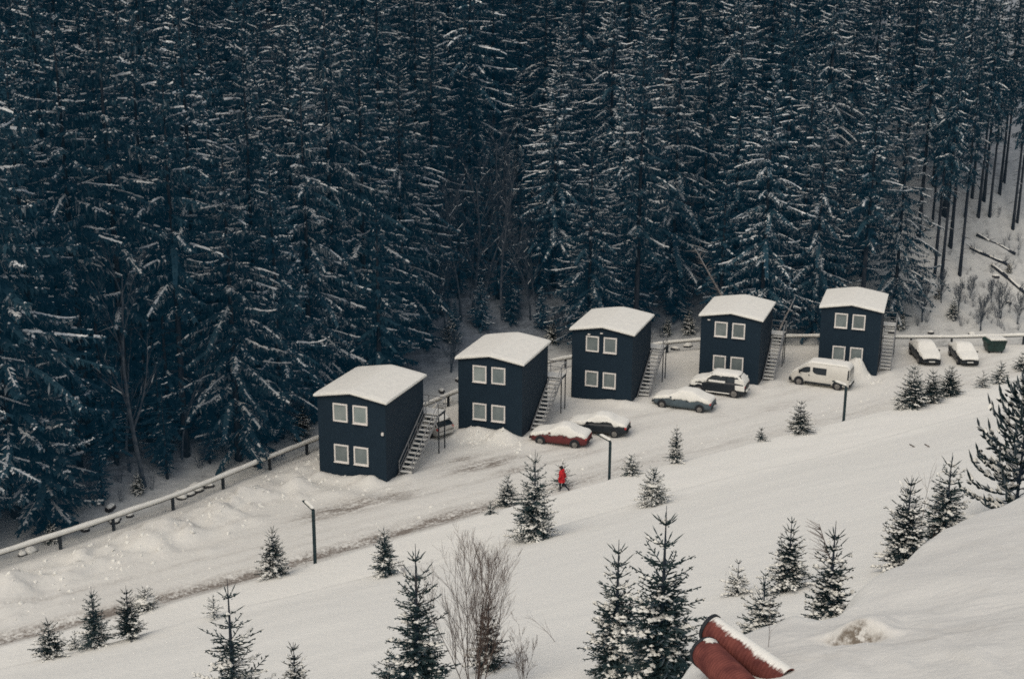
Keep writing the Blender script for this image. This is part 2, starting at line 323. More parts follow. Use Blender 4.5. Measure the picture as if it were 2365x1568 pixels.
# ------------------------------------------------------------------ ground
def axis(lo, a, b, hi, step, n):
    core = np.arange(a, b+step*.5, step)
    l = a-(a-lo)*(np.linspace(0, 1, n+1)[1:]**2.0); h = b+(hi-b)*(np.linspace(0, 1, n+1)[1:]**2.0)
    return np.concatenate([l[::-1], core, h])
gx = axis(-500, -44, 66, 500, .32, 36); gy = axis(-160, 20, 128, 520, .32, 36)
gx = np.unique(np.concatenate([gx, np.arange(EBX-1.3, EBX+1.3, .06)])); gy = np.unique(np.concatenate([gy, np.arange(EBY-1.3, EBY+1.3, .06)]))
GX, GY = np.meshgrid(gx, gy); GZ = height(GX, GY)
GU, GS = to_us(GX, GY); GT = fence_t(GX, GY); GA = ip(C1, GU)
dirt = np.zeros_like(GX)
floor = (GT < .4) & (GS < GA-.6)
far1 = 1-sst(-20, 8, GU)
dirt += np.where(floor, .10, .0)
dirt += floor*1.9*np.exp(-((GS-GA+2.55)/.55)**2)*(.18+.82*far1)
for s0, w, k in [(-4.4, .25, .28), (-6.0, .28, .25), (-8.3, .3, .22), (-9.9, .3, .22), (-3.4, .2, .2), (-12.2, .4, .15)]:
    cc = s0+.9*vnoise(GU*.07, s0)+.35*vnoise(GU*.25, s0*2)
    dirt += floor*1.7*k*np.exp(-((GS-cc)/w)**2)*np.clip(.5+1.6*vnoise(GU*.16+s0*3, s0), 0, 1)
def patch(px, py, ru, rs, k):
    global dirt
    x, y = flat(px, py); u, s = to_us(x, y); dirt = dirt + 1.7*floor*k*np.exp(-(((GU-u)/ru)**2+((GS-s)/rs)**2))
for a in [(1120, 1072, 2.6, .75, .95), (1060, 1062, 1.6, .5, .6), (1180, 1085, 1.4, .4, .6), (830, 1165, 3.6, 1.0, .45), (760, 1182, 2.2, .8, .5), (900, 1150, 2.0, .6, .35), (1040, 1180, 3, .5, .22), (1330, 1050, 2.5, .5, .3), (1450, 990, 2.5, .5, .2), (1800, 935, 3, .6, .2), (1660, 960, 2, .4, .2)]: patch(*a)
nearm = GS > GA-.6
dirt += nearm*.10*np.exp(-((GS-ip(C2, GU)+.5)/.7)**2)
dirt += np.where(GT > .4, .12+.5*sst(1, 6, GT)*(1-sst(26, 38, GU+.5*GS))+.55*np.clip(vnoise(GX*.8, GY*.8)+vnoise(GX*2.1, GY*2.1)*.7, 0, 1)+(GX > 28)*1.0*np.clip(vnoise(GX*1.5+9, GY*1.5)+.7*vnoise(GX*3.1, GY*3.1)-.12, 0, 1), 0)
sd = poly_sd(GX, GY); dirt += np.where(sd > 1.2, .5*np.clip(vnoise(GX*1.3, GY*1.3)+.6*vnoise(GX*3.4, GY*3.4)-.15, 0, 1), 0)
SHADE_TONE = sst(.1, .9, sd)*(.75+.5*vnoise(GX*.5, GY*.5))+floor*(.28+.35*vnoise(GU*.15, GS*.5))+np.where(GT > .4, np.where(GX < 31, sst(.8, 6, GT), np.clip(.22+.6*sst(9, 26, GT)+.35*vnoise(GX*.35, GY*.35), 0, 1)), 0)  # shade of mound and forest hill painted as snow tone; road gets random mottle
q_, l_ = scarp(GX, GY); dirt = dirt+5*np.exp(-((q_-.10)/.10)**2)*np.exp(-(l_/.40)**2)*np.clip(.55+2.2*vnoise(l_*4.3+3, q_*7), 0, 1.2)
nx, ny = len(gx), len(gy)
VV = np.stack([GX, GY, GZ], -1).reshape(-1, 3)
idx = np.arange(nx*ny).reshape(ny, nx)
Q = np.stack([idx[:-1, :-1], idx[:-1, 1:], idx[1:, 1:], idx[1:, :-1]], -1).reshape(-1, 4)
cls = np.where(GT > .4, 2, np.where(GS < GA-.6, 0, 1))
qc = cls[:-1, :-1].reshape(-1)
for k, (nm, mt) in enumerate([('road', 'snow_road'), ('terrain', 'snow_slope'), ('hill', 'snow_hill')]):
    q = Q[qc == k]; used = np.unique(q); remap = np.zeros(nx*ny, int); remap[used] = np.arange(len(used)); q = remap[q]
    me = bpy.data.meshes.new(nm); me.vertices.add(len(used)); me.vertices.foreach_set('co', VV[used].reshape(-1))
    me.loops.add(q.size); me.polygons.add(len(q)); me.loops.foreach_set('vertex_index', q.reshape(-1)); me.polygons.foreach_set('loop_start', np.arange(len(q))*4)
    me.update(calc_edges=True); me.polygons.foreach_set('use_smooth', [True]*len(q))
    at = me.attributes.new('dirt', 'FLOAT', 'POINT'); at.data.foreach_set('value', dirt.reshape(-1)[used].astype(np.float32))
    at2 = me.attributes.new('shade_tone', 'FLOAT', 'POINT'); at2.data.foreach_set('value', SHADE_TONE.reshape(-1)[used].astype(np.float32))
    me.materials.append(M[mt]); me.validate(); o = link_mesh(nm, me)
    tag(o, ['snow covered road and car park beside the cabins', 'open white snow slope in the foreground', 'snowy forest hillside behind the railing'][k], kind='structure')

# ------------------------------------------------------------------ cabins
ORD = ['first and nearest', 'second', 'third and middle', 'fourth', 'fifth and farthest']
HL = ['nearest navy two-storey cabin with snowy roof, lowest of the row', 'navy two-storey cabin beside the red car, second of the row', 'middle navy two-storey cabin of the row, two small lights under its gable',
      'navy two-storey cabin behind the snowy dark off-road car', 'farthest navy two-storey cabin, behind the white van']
W2 = 2.385; DB0, DB1 = .2, 6.34; HE = 5.36; HR = 5.76
def make_house(i):
    x, y, t = HS[i]; rnd = random.Random(30+i)
    root = empty('cabin', (x, y, 0), R(t)); tag(root, HL[i], 'cabin', 'row of navy cabins')
    mb = MB()
    def sec(b, top=0): return [(-W2, b, -.3), (W2, b, -.3), (W2, b, HE), (0, b, HR), (-W2, b, HE)]
    mb.loft([sec(DB0), sec(DB1)]); mb.build('wall', M['wall'], root)
    # roof slab with fascia
    rw = 2.5; r = MB(); sl = (HR-HE)/W2
    def rsec(b, z0, z1, w): return [(-w, b, HE+z0-sl*(w-W2)), (0, b, HR+z0), (w, b, HE+z0-sl*(w-W2)), (w, b, HE+z1-sl*(w-W2)), (0, b, HR+z1), (-w, b, HE+z1-sl*(w-W2))]
    r.loft([rsec(.06, .004, .075, rw), rsec(6.46, .004, .075, rw)]); ro = r.build('roof', M['steel'], root)
    s = MB(); rings = []; NB = 14; NA = 12
    for k in range(NB+1):
        b = -.02+6.56*k/NB; e = max(0, 1-min(k, NB-k)/1.0)
        top = []; 
        for j in range(NA+1):
            a = -1+2*j/NA; ww = 2.585*(1+.002*rnd.uniform(-1, 1)); ed = max(0, (abs(a)-.9)/.1)
            zz = HR+.30-sl*abs(a)*ww-.02*ed-.05*e+.004*rnd.uniform(-1, 1)-.03*math.exp(-(a*6)**2)
            top.append((a*ww, b+.004*rnd.uniform(-1, 1), zz))
        bot = [(p[0]*.995, p[1], HR+.079-sl*abs(p[0])) for p in reversed(top)]
        rings.append(top+bot)
    s.loft(rings); s.build('snow_layer', M['snow'], ro, bevel=.045)
    # windows
    for a in (-.755, .645):
        for z in (4.475, 1.695):
            w, h = 1.03, 1.23; f = MB()
            for dx, dz, ww, hh in [(-w/2+.05, 0, .1, h), (w/2-.05, 0, .1, h), (0, h/2-.05, w-.2, .1), (0, -h/2+.05, w-.2, .1)]: f.box((a+dx, DB0-.035, z+dz), (ww, .09, hh))
            wo = empty('window', (0, 0, 0)); wo.parent = root
            f.build('frame', M['frame'], wo, bevel=.012)
            p = MB(); p.box((a, DB0-.01, z), (w-.2, .03, h-.2)); p.build('pane', M['pane_b'] if (i == 0 and a > 0 and z > 3) or rnd.random() < .15 else M['pane'], wo)
            if rnd.random() < .7:
                sl_ = MB(); sl_.box((a, DB0-.10, z-h/2-.0), (w+.04, .08, .05)); sl_.build('sill', M['frame'], wo, bevel=.015)
    # lamps on the facade
    for a, z, hh in {0: [(2.2, 3.4, .2)], 2: [(-1.03, 5.22, .08), (-.05, 5.38, .08)], 3: [(-1.75, 5.18, .08)]}.get(i, []):
        l = MB(); l.box((a, DB0-.08, z), (.2 if hh < .1 else .14, .14, hh)); l.box((a, DB0-.02, z-.02), (.06, .06, .1)); l.build('wall_lamp', M['frame'], root, bevel=.02)
    # door on the back landing
    d = MB(); d.box((1.55, DB1+.02, 3.75), (.95, .06, 2.05)); do = d.build('door', M['steel'], root, bevel=.01)
    h = MB(); h.bar((1.2, DB1+.09, 3.7), (1.33, DB1+.09, 3.7), .03); h.build('handle', M['lightsteel'], do)
    # outside stairs
    st = empty('staircase', (0, 0, 0)); st.parent = root
    b0, b1, z1 = 1.9, 6.45, 2.72; ai, ao = 2.5, 3.42
    sg = MB()
    for a in (ai, ao): sg.bar((a, b0-.1, .02), (a, b1, z1), .05, .2)
    sg.build('stringer', M['lightsteel'], st)
    nt_ = 13
    tr = None
    for k in range(nt_):
        f = (k+.5)/nt_; b = b0+(b1-b0)*f; z = z1*(k+1)/(nt_+.5)
        if tr is None:
            q = MB(); q.box((0, 0, 0), (ao-ai-.06, .26, .04)); q.box((0, 0, .045), (ao-ai-.10, .24, .05), mi=1); tr = q.build('tread', [M['steel'], M['snow']], st); o = tr
        else: o = tr.copy(); COL.objects.link(o); o.parent = st
        o.location = ((ai+ao)/2, b, z)
    ld = MB(); ld.box(((ai-.6+ao)/2, (b1+7.75)/2, z1-.06), (ao-ai+.6, 7.75-b1, .12)); ld.box((.9, 7.05, z1-.06), (1.99, 1.35, .12))
    ld.box(((ai-.6+ao)/2, (b1+7.75)/2, z1+.045), (ao-ai+.5, 7.65-b1, .07), mi=1); ld.build('landing', [M['steel'], M['snow']], st)
    for b in (6.6, 7.65):
        q = MB(); q.bar((ao-.04, b, -.3), (ao-.04, b, z1-.12), .07); q.build('support_post', M['steel'], st)
    rl = MB()
    for a in ((ao,) if i in (1, 2, 3, 4) else (ao, ai+.02)):
        rl.bar((a, b0, .95), (a, b1, z1+.95), .05); rl.bar((a, b0, .5), (a, b1, z1+.5), .03)
        for f in (0, .33, .66, 1): rl.bar((a, b0+(b1-b0)*f, z1*f), (a, b0+(b1-b0)*f, z1*f+.95), .04)
    for (p, q) in [((ao, b1), (ao, 7.72)), ((ao, 7.72), (.0, 7.72))]:
        for zz, th in ((.95, .05), (.5, .03)): rl.bar((*p, z1+zz), (*q, z1+zz), th)
    for p in [(ao, 7.72), (2.2, 7.72), (1.1, 7.72), (ao, b1)]: rl.bar((*p, z1), (*p, z1+.95), .04)
    rl.build('railing', M['lightsteel'], st)
    return root
for i in range(5): make_house(i)

# ------------------------------------------------------------------ guard rail along the forest edge
rail = empty('guard_rail', (FE[0][0], FE[0][1], 0)); tag(rail, 'long snow capped guard rail running behind the cabins', 'railing')
pts = [to_xy(-58, -4.6)]+FE+[(60, 113.5)]
P = [np.array([*p, 0.0]) for p in pts]
seg = []; acc = 0
dens = []
for a, b in zip(P[:-1], P[1:]):
    n = max(2, int(np.linalg.norm(b-a)/.8))
    for k in range(n): dens.append(a+(b-a)*k/n)
dens.append(P[-1]); dens = np.array(dens)
for _ in range(3): dens[1:-1] = (dens[:-2]+2*dens[1:-1]+dens[2:])/4
RZ = np.array([1.0+.05*vnoise(k*.11, 2.0) for k in range(len(dens))])
org = Vector((FE[0][0], FE[0][1], 0))
rb, rs_ = MB(), MB()
for hh, th, bot, mb_ in [(0, .07, -.28, rb), (0, .22, .0, rs_)]:
    rings = []
    for k in range(len(dens)):
        d = dens[min(k+1, len(dens)-1)]-dens[max(k-1, 0)]; d /= np.linalg.norm(d); n = np.array([-d[1], d[0], 0]); p = dens[k]+np.array([0, 0, RZ[k]])-np.array(org)
        if mb_ is rb: rings.append([p-n*.05+[0, 0, -.22], p+n*.05+[0, 0, -.22], p+n*.05+[0, 0, -.03], p-n*.05+[0, 0, -.03]])
        else:
            j = .03*random.uniform(-1, 1); w = .14+.03*random.uniform(-1, 1)
            rings.append([p-n*w+[0, 0, -.12], p+n*w+[0, 0, -.12], p+n*w*.95+[0, 0, .03], p+n*w*.45+[0, 0, .11+j], p-n*w*.45+[0, 0, .11+j], p-n*w*.95+[0, 0, .03]])
    mb_.loft(rings)
rb.build('rail', M['rail'], rail); rs_.build('snow_cap', M['snow'], rail, smooth=True)
pm = MB(); pm.box((0, 0, -.75), (.15, .15, 1.46)); pme = pm.mesh('post', M['steel'])
acc = 99
for k in range(1, len(dens)):
    acc += np.linalg.norm(dens[k]-dens[k-1])
    if acc > 3.35:
        acc = 0; o = link_mesh('post', pme, rail); d = dens[k]-dens[k-1]; n = np.array([-d[1], d[0], 0]); n /= np.linalg.norm(n)
        o.location = Vector(dens[k]-n*0.0)-org+Vector((0, 0, RZ[k]-.06)); o.rotation_euler = (0, 0, math.atan2(d[1], d[0]))

# ------------------------------------------------------------------ lamp posts
for (tx, ty), (bx, by), lab in [((723, 1178), (728, 1302), 'black lamp post nearest the camera, standing before the first cabin'), ((1408, 1020), (1407, 1107), 'black lamp post between the red car and the person in red'), ((1955, 893), (1948, 975), 'black lamp post in front of the white van')]:
    x, y = flat(bx, by, .45); z = hz(x, y); H = top_for(x, y, z, ty)
    o = empty('lamp_post', (x, y, z)); tag(o, lab, 'lamp post', 'lamp posts along the road edge')
    p = MB(); p.box((0, 0, H/2-.3), (.17, .17, H+.6)); p.build('pole', M['post'], o, bevel=.012)
    dx, dy = -.52, .854
    a = MB(); a.bar((dx*.05, dy*.05, H+.03), (dx*1.35, dy*1.35, H+.07), .17, .07); hd = a.build('lamp_head', M['post'], o, bevel=.01)
    s = MB(); rg = []
    for k in range(7):
        f = k/6; c = Vector((dx*(0.0+1.12*f), dy*(0.0+1.12*f), H+.075+.035*f)); sd_ = Vector((-dy, dx, 0)); w = (.10+.012*random.uniform(-1, 1))*(.7 if k in (0, 6) else 1); h = .13*(.5 if k in (0, 6) else 1)
        rg.append([c-sd_*w, c+sd_*w, c+sd_*w*.7+Vector((0, 0, h)), c-sd_*w*.7+Vector((0, 0, h))])
    s.loft(rg); s.build('snow_cap', M['snow'], hd, smooth=False, bevel=.03)

# ------------------------------------------------------------------ cars
def interp(tab, x): return np.interp(x, [a[0] for a in tab], [a[1] for a in tab])
def wheels(root, xs, w, r, wid=.21):
    for xx in xs:
        for sgn in (-1, 1):
            wo = empty('wheel', (xx, sgn*(w-wid/2+.015), r)); wo.parent = root
            t = MB(); t.disc_cyl((0, 0, 0), r, wid, 24); t.build('tyre', M['tyre'], wo, bevel=.03)
            q = MB(); q.disc_cyl((0, sgn*.015, 0), r*.64, wid, 18); q.disc_cyl((0, sgn*.03, 0), r*.16, wid, 10)
            for k in range(5):
                a = 2*math.pi*k/5; q.bar((0, sgn*(wid/2+.018), 0), (math.cos(a)*r*.6, sgn*(wid/2+.018), math.sin(a)*r*.6), .05, .03)
            q.build('rim', M['rim'], wo)
def arches(root, xs, w, r):
    for xx in xs:
        for sgn in (-1, 1):
            a = MB(); a.disc_cyl((xx, sgn*(w-.06), r+.04), r*1.2, .145, 24); a.build('wheel_arch', M['trim'], root)
def sedan(loc, head, color, label, L=4.4, Wd=1.72, Hh=1.42, cover='full', green=None, seed=1, front_snow=True, wh=.30, lift=0, patch_=False):
    rnd = random.Random(seed); root = empty('car', (loc[0], loc[1], hz(*loc)-.03), R(head)); tag(root, label, 'car', 'cars parked by the cabins')
    l = L/2; w = Wd/2; k = Hh/1.42
    zt = [(-l, .80*k), (-l+.12, .95*k), (-l+.9, 1.0*k), (0, .97*k), (l-1.3, .94*k), (l-.6, .86*k), (l-.15, .74*k), (l, .60*k)]
    ws = [(-l, .82), (-l+.15, .93), (-l+.8, .98), (0, 1), (l-1.2, .99), (l-.5, .94), (l-.15, .86), (l, .74)]
    zb = [(-l, .36), (-l+.2, .26), (-l+.8, .2), (l-.8, .2), (l-.2, .24), (l, .34)]
    b = MB(); rings = []
    for x in [-l, -l+.06, -l+.15, -l+.45, -l+.9, -.8, 0, .7, l-1.3, l-.9, l-.5, l-.25, l-.08, l]:
        W = w*interp(ws, x); t = interp(zt, x); q = interp(zb, x)
        half = [(W*.80, q), (W*.97, q+.10), (W, q+.28), (W*.995, t-.22), (W*.95, t-.07), (W*.84, t-.01), (W*.4, t+.03)]
        rings.append([(x, y, z) for y, z in half]+[(x, -y, z) for y, z in reversed(half)])
    b.loft(rings); b.build('body', M[color], root, smooth=True, bevel=.0)
    g = green or (-l+.62, -l+1.30, l-2.05, l-1.22)   # rear base, rear roof, front roof, front base
    wb, wt = w*.90, w*.70; zbt = .955*k; zr = Hh-.03
    def fr(x, f): return [(x, wb+(wt-wb)*f), (x, -(wb+(wt-wb)*f))]
    gm = MB(); gm.add([(g[0], wb*.95, zbt-.03), (g[0], -wb*.95, zbt-.03), (g[3], -wb*.95, zbt-.03), (g[3], wb*.95, zbt-.03), (g[1], wt, zr), (g[1], -wt, zr), (g[2], -wt, zr), (g[2], wt, zr)],
           [(0, 1, 2, 3), (7, 6, 5, 4), (0, 4, 5, 1), (2, 6, 7, 3), (0, 3, 7, 4), (1, 5, 6, 2)]); gm.build('window_glass', M['glass'], root)
    pl = MB()
    for sg in (-1, 1):
        for p, q in [((g[0], sg*wb*.955, zbt-.03), (g[1], sg*wt*1.01, zr)), ((g[3], sg*wb*.955, zbt-.03), (g[2], sg*wt*1.01, zr)), ((g[1], sg*wt*1.01, zr), (g[2], sg*wt*1.01, zr)),
                     (((g[0]+g[3])/2-.1, sg*wb*.962, zbt-.02), ((g[1]+g[2])/2-.1, sg*wt*1.01, zr))]: pl.bar(p, q, .075, .06)
    pl.box(((g[1]+g[2])/2, 0, zr+.012), (g[2]-g[1]+.04, wt*2+.02, .05)); pl.build('roof', M[color], root, bevel=.02)
    xs = (-l+.85, l-.82); arches(root, xs, w*.985, wh); wheels(root, xs, w*.99, wh)
    for sg in (-1, 1):
        q = MB(); q.box((-l+.07, sg*w*.68, .76*k), (.10, w*.34, .17)); q.box((-l+.15, sg*w*.868, .76*k), (.24, .06, .16)); q.build('tail_light', M['redlamp'], root, bevel=.02)
        q = MB(); q.box((l-.10, sg*w*.60, .60*k), (.14, w*.34, .13)); q.build('headlight', M['whitelamp'], root, bevel=.02)
        q = MB(); q.box((g[3]-.28, sg*(w+.07), 1.0*k), (.14, .16, .11)); q.build('mirror', M[color], root, bevel=.03)
        q = MB(); q.bar((-.55, sg*(w*1.0+.008), .80*k), (-.38, sg*(w*1.0+.008), .80*k), .03, .03); q.bar((.45, sg*(w+.008), .79*k), (.62, sg*(w+.008), .79*k), .03, .03); q.build('door_handle', M['trim'], root)
    for x, s in ((-l-.01, -1), (l+.0, 1)):
        q = MB(); q.box((x+.0, 0, .44), (.12, w*1.55, .17)); q.build('bumper', M['trim'] if color != 'paint_silver' else M[color], root, bevel=.04)
        q = MB(); q.box((x+s*.07, 0, .47), (.02, .5, .11)); q.build('number_plate', M['plate'], root)
    # snow blanket
    T = [(-l-.02, .84*k), (-l+.12, 1.08*k), (g[0]-.1, 1.16*k), (g[0]+.15, 1.22*k), (g[1]+.1, Hh+.14), (g[2]-.1, Hh+.15), (g[3]-.1, 1.13*k), (g[3]+.15, 1.08*k), (l-.6, 1.0*k), (l-.15, .86*k), (l-.02, .72*k)]
    def cov(x):
        if cover == 'full': return 1.0
        if cover == 'arc': return .66 if g[0]+.35 < x < g[3]-.25 else 1.0
        if cover == 'roof': return .16
        if cover == 'tops': return .34 if g[0]+.12 < x < g[3]-.12 else 1.0
        return 1.0
    def blanket(x0, x1, n):
        rings = []
        for i in range(n+1):
            x = x0+(x1-x0)*i/n; W = w*interp(ws, x)
            Tz = (interp(T, x-.12)+interp(T, x)+interp(T, x+.12))/3; B = interp(zt, x)-.03; c = cov(x)
            inG = 1 if g[0] < x < g[3] else 0; f = np.clip((Tz-B-.12)/(Hh-B), 0, 1); half = []
            wtop = W*(.97*(1-f)+.80*f)
            for j in range(9):
                a = j/8; dr = .0
                # from edge to the centre
                y = (W*1.0, W*1.005, W*.985, W*.94*(1-f)+wtop*1.06*f, wtop*.99, wtop*.9, wtop*.70, wtop*.4, 0)[j]
                z = (B-.02, B+.05, B+.30*(Tz-B), B+.56*(Tz-B), B+.78*(Tz-B), B+.91*(Tz-B), Tz-.03, Tz-.005, Tz)[j]
                half.append([x, y, z])
            if c >= 1: half[0][2] -= .07-lift; half[1][2] -= .04-lift*.8
            if c < 1:
                zc = B+(1-c)*(Tz-B)+.0; src = list(half)
                for h_ in half:
                    if h_[2] < zc:
                        yy = np.interp(zc, [q[2] for q in src], [q[1] for q in src]); h_[2] = zc-.02; h_[1] = yy
            drip = .06*rnd.uniform(-1, 1)+.05*math.sin(x*5+seed); drip2 = .06*rnd.uniform(-1, 1)+.05*math.sin(x*4+seed*2)
            ring = []
            for s_, dr in ((1, drip), (-1, drip2)):
                hh = [(p[0], s_*(p[1]+.015*rnd.uniform(-1, 1)), p[2]+(dr if j < 2 else .012*rnd.uniform(-1, 1))) for j, p in enumerate(half)]
                ring += hh if s_ == 1 else list(reversed(hh))[1:]
            rings.append(ring)
        m_ = MB(); m_.loft(rings, closed=True); return m_
    (blanket(g[1]-.25, g[2]+.2, 18) if cover == 'roof' else blanket(-l+.03, l-.05, 34)).build('snow_cover', M['snow'], root, smooth=True)
    if patch_:
        for sg in (-1, 1):
            q = MB(); q.box((-l+.42, sg*w*.955, .84), (.75, .08, .42)); q.box((.2, sg*w*.96, .97*k), (1.7, .12, .16)); q.box((-l+.5, sg*w*.82, 1.25), (.7, .12, .5)); q.box((l-.6, sg*w*.95, .80), (.9, .08, .2)); q.box((-.1, sg*w*1.0, .34), (1.9, .06, .08)); q.box((-l-.05, sg*.35, .62), (.10, .5, .14)); q.build('snow_patch', M['snow'], root, bevel=.04)
    return root
sedan((3.45, 85.75), 162.5, 'paint_red', 'dark red saloon car under a thick blanket of snow', L=4.15, Wd=1.68, Hh=1.40, seed=3)
sedan((6.25, 87.95), 163.5, 'paint_black', 'black snow covered car parked just behind the red one', L=4.35, Hh=1.38, seed=5, cover='arc')
sedan((13.1, 93.85), 156.6, 'paint_blue', 'grey blue saloon car with a snow covered roof, parked before the off-road car', L=4.6, Wd=1.76, Hh=1.42, seed=8)
sedan((16.3, 97.4), 158, 'paint_black', 'black off-road car with dark side windows showing under snow', L=4.45, Wd=1.8, Hh=1.78, seed=13, cover='tops', green=(-2.12, -1.75, .45, 1.0), wh=.37, patch_=True)
sedan((35.45, 107.2), -92, 'paint_black', 'dark car buried in snow, nearest the stairs of the farthest cabin', L=4.5, Wd=1.80, Hh=1.5, seed=21, cover='full', lift=.06)
sedan((38.7, 106.95), -94, 'paint_black', 'dark car buried in snow, parked next to the green bin', L=4.3, Wd=1.72, Hh=1.4, seed=34, cover='full', lift=.06)
sedan((-6.05, 88.05), 133, 'paint_silver', 'white estate car seen from behind between the first two cabins', L=4.2, Wd=1.72, Hh=1.46, seed=55, cover='roof', green=(-2.06, -1.55, .25, 1.0))
def van(loc, head):
    root = empty('van', (loc[0], loc[1], hz(*loc)-.02), R(head)); tag(root, 'white van with dark side windows in front of the farthest cabin', 'van', 'cars parked by the cabins')
    l, w = 2.39, .93
    zt = [(-l, 1.72), (-l+.06, 1.86), (-l+.3, 1.93), (0, 1.95), (.75, 1.93), (1.0, 1.84), (1.75, 1.22), (1.95, 1.08), (2.2, .95), (2.34, .80), (l, .60)]
    ws = [(-l, .95), (-l+.1, .985), (-l+.5, 1), (1.2, 1), (1.8, .96), (2.2, .86), (l, .70)]
    def wy(x, z):
        W = w*interp(ws, x); return W*(1-.105*max(0, z-1.05)/.9)
    b = MB(); rings = []
    for x in [-l, -l+.05, -l+.15, -l+.5, -1.2, -.4, .4, .75, 1.0, 1.3, 1.6, 1.78, 1.95, 2.15, 2.3, l]:
        t = interp(zt, x); q = .30 if x < 2.2 else .36; half = []
        belt = min(1.05, t-.12)
        for y, z in [(wy(x, q)*.92, q), (wy(x, q), q+.12), (wy(x, .8), min(.7, belt-.05)), (wy(x, belt), belt), (wy(x, t-.15)*1.0, t-.10), (wy(x, t)*.90, t-.02), (wy(x, t)*.45, t+.015)]: half.append((x, y, z))
        rings.append(half+[(p[0], -p[1], p[2]) for p in reversed(half)])
    b.loft(rings); b.build('body', M['paint_white'], root, smooth=True)
    for sg in (-1, 1):
        def panel(name, poly, mt, off=.012):
            q = MB(); a = [(x, sg*(wy(x, z)+off), z) for x, z in poly]; c = [(x, sg*(wy(x, z)-.03), z) for x, z in poly]; n = len(poly)
            q.add(a+c, [tuple(range(n)), tuple(range(2*n-1, n-1, -1))]+[(k, (k+1) % n, n+(k+1) % n, n+k) for k in range(n)]); return q.build(name, M[mt], root)
        panel('cab_window', [(1.62, 1.15), (1.66, 1.20), (1.30, 1.50), (1.08, 1.60), (.86, 1.63), (.72, 1.62), (.70, 1.30), (.78, 1.20), (1.1, 1.14)], 'glass')
        panel('side_window', [(.52, 1.63), (-.58, 1.64), (-.58, 1.10), (.15, 1.10), (.40, 1.18), (.52, 1.32)], 'glass')
        panel('door_handle', [(.82, 1.02), (.74, 1.02), (.74, .90), (.82, .90)], 'trim')
        panel('sill_strip', [(1.1, .30), (-1.0, .30), (-1.0, .44), (1.1, .44)], 'trim')
        panel('tail_light', [(-l+.02, .95), (-l+.16, .95), (-l+.14, 1.72), (-l+.04, 1.72)], 'trim')
        q = MB(); q.box((2.22, sg*.62, .86), (.28, .26, .16)); q.build('headlight', M['whitelamp'], root, bevel=.03)
        q = MB(); q.box((1.52, sg*1.04, 1.22), (.12, .2, .26)); q.build('mirror', M['trim'], root, bevel=.03)
    q = MB(); q.add([(1.06, .74, 1.815), (1.06, -.74, 1.815), (1.72, -.80, 1.275), (1.72, .80, 1.275)], [(0, 1, 2, 3)]); o = q.build('windscreen', M['glass'], root)
    q = MB(); q.box((2.30, 0, .42), (.26, 1.62, .30)); q.build('bumper', M['trim'], root, bevel=.05)
    q = MB(); q.box((-l-.02, 0, .42), (.16, 1.7, .26)); q.box((-l-.02, 0, .58), (.15, 1.6, .08), mi=1); q.build('bumper', [M['trim'], M['snow']], root, bevel=.04)
    q = MB(); q.box((-l-.005, 0, 1.42), (.03, 1.3, .5)); q.build('rear_window', M['glass'], root, bevel=.01)
    q = MB(); q.box((-l-.02, .1, .85), (.03, .5, .11)); q.build('number_plate', M['plate'], root)
    arches(root, (-1.50, 1.56), w*.995, .33); wheels(root, (-1.50, 1.56), w, .33)
    rings = []; rnd = random.Random(4)
    for i in range(15):
        f = i/14; x = -l+.02+f*(1.10+l-.02); t = interp(zt, x); e = .35 if i in (0, 14) else 1; h = .12*e; W = wy(x, t)*.93; j = .012
        half = [(x, W+j*rnd.uniform(-1, 1), t-.04), (x, W*.97, t+h*.6), (x, W*.8, t+h), (x, W*.4, t+h+.02)]
        rings.append(half+[(p[0], -p[1], p[2]) for p in reversed(half)])
    s = MB(); s.loft(rings)
    rings = []
    for i in range(8):
        f = i/7; x = 1.12+f*1.12; t = interp(zt, x); h = .07; W = wy(x, t)*.86
        half = [(x, W, t-.01), (x, W*.95, t+h), (x, W*.4, t+h+.02)]; rings.append(half+[(p[0], -p[1], p[2]) for p in reversed(half)])
    s.loft(rings); s.build('snow_cover', M['snow'], root, smooth=True)
van((24.85, 99.75), 154.2)
# green waste bin
x, y = 42.2, 109.4; b = empty('waste_bin', (x, y, hz(x, y)), R(3)); tag(b, 'green waste bin with a snow covered lid by the railing', 'bin')
q = MB(); q.loft([[(-.66, -.42, .14), (.66, -.42, .14), (.66, .42, .14), (-.66, .42, .14)], [(-.78, -.50, .42), (.78, -.50, .42), (.78, .5, .42), (-.78, .5, .42)], [(-.84, -.55, 1.02), (.84, -.55, 1.02), (.84, .55, 1.02), (-.84, .55, 1.02)]]); q.build('bin_body', M['green_plastic'], b, bevel=.04)
q = MB(); q.box((0, 0, 1.06), (1.78, 1.2, .07)); q.bar((-.9, -.4, .9), (-.9, .4, .9), .08); q.bar((.9, -.4, .9), (.9, .4, .9), .08); lid = q.build('lid', M['green_plastic'], b, bevel=.02)
q = MB(); q.box((.12, .03, 1.2), (1.45, 1.1, .20)); q.build('snow_cap', M['snow'], lid, bevel=.08)
for sx in (-.55, .55):
    for sy in (-.35, .35): q = MB(); q.disc_cyl((sx, sy, .09), .09, .05, 12); q.build('wheel', M['tyre'], b)
q = MB(); q.disc_cyl((-.80, -.1, 1.06), .2, 1.0, 16); q.build('lid_hinge', M['green_plastic'], b, bevel=.03)

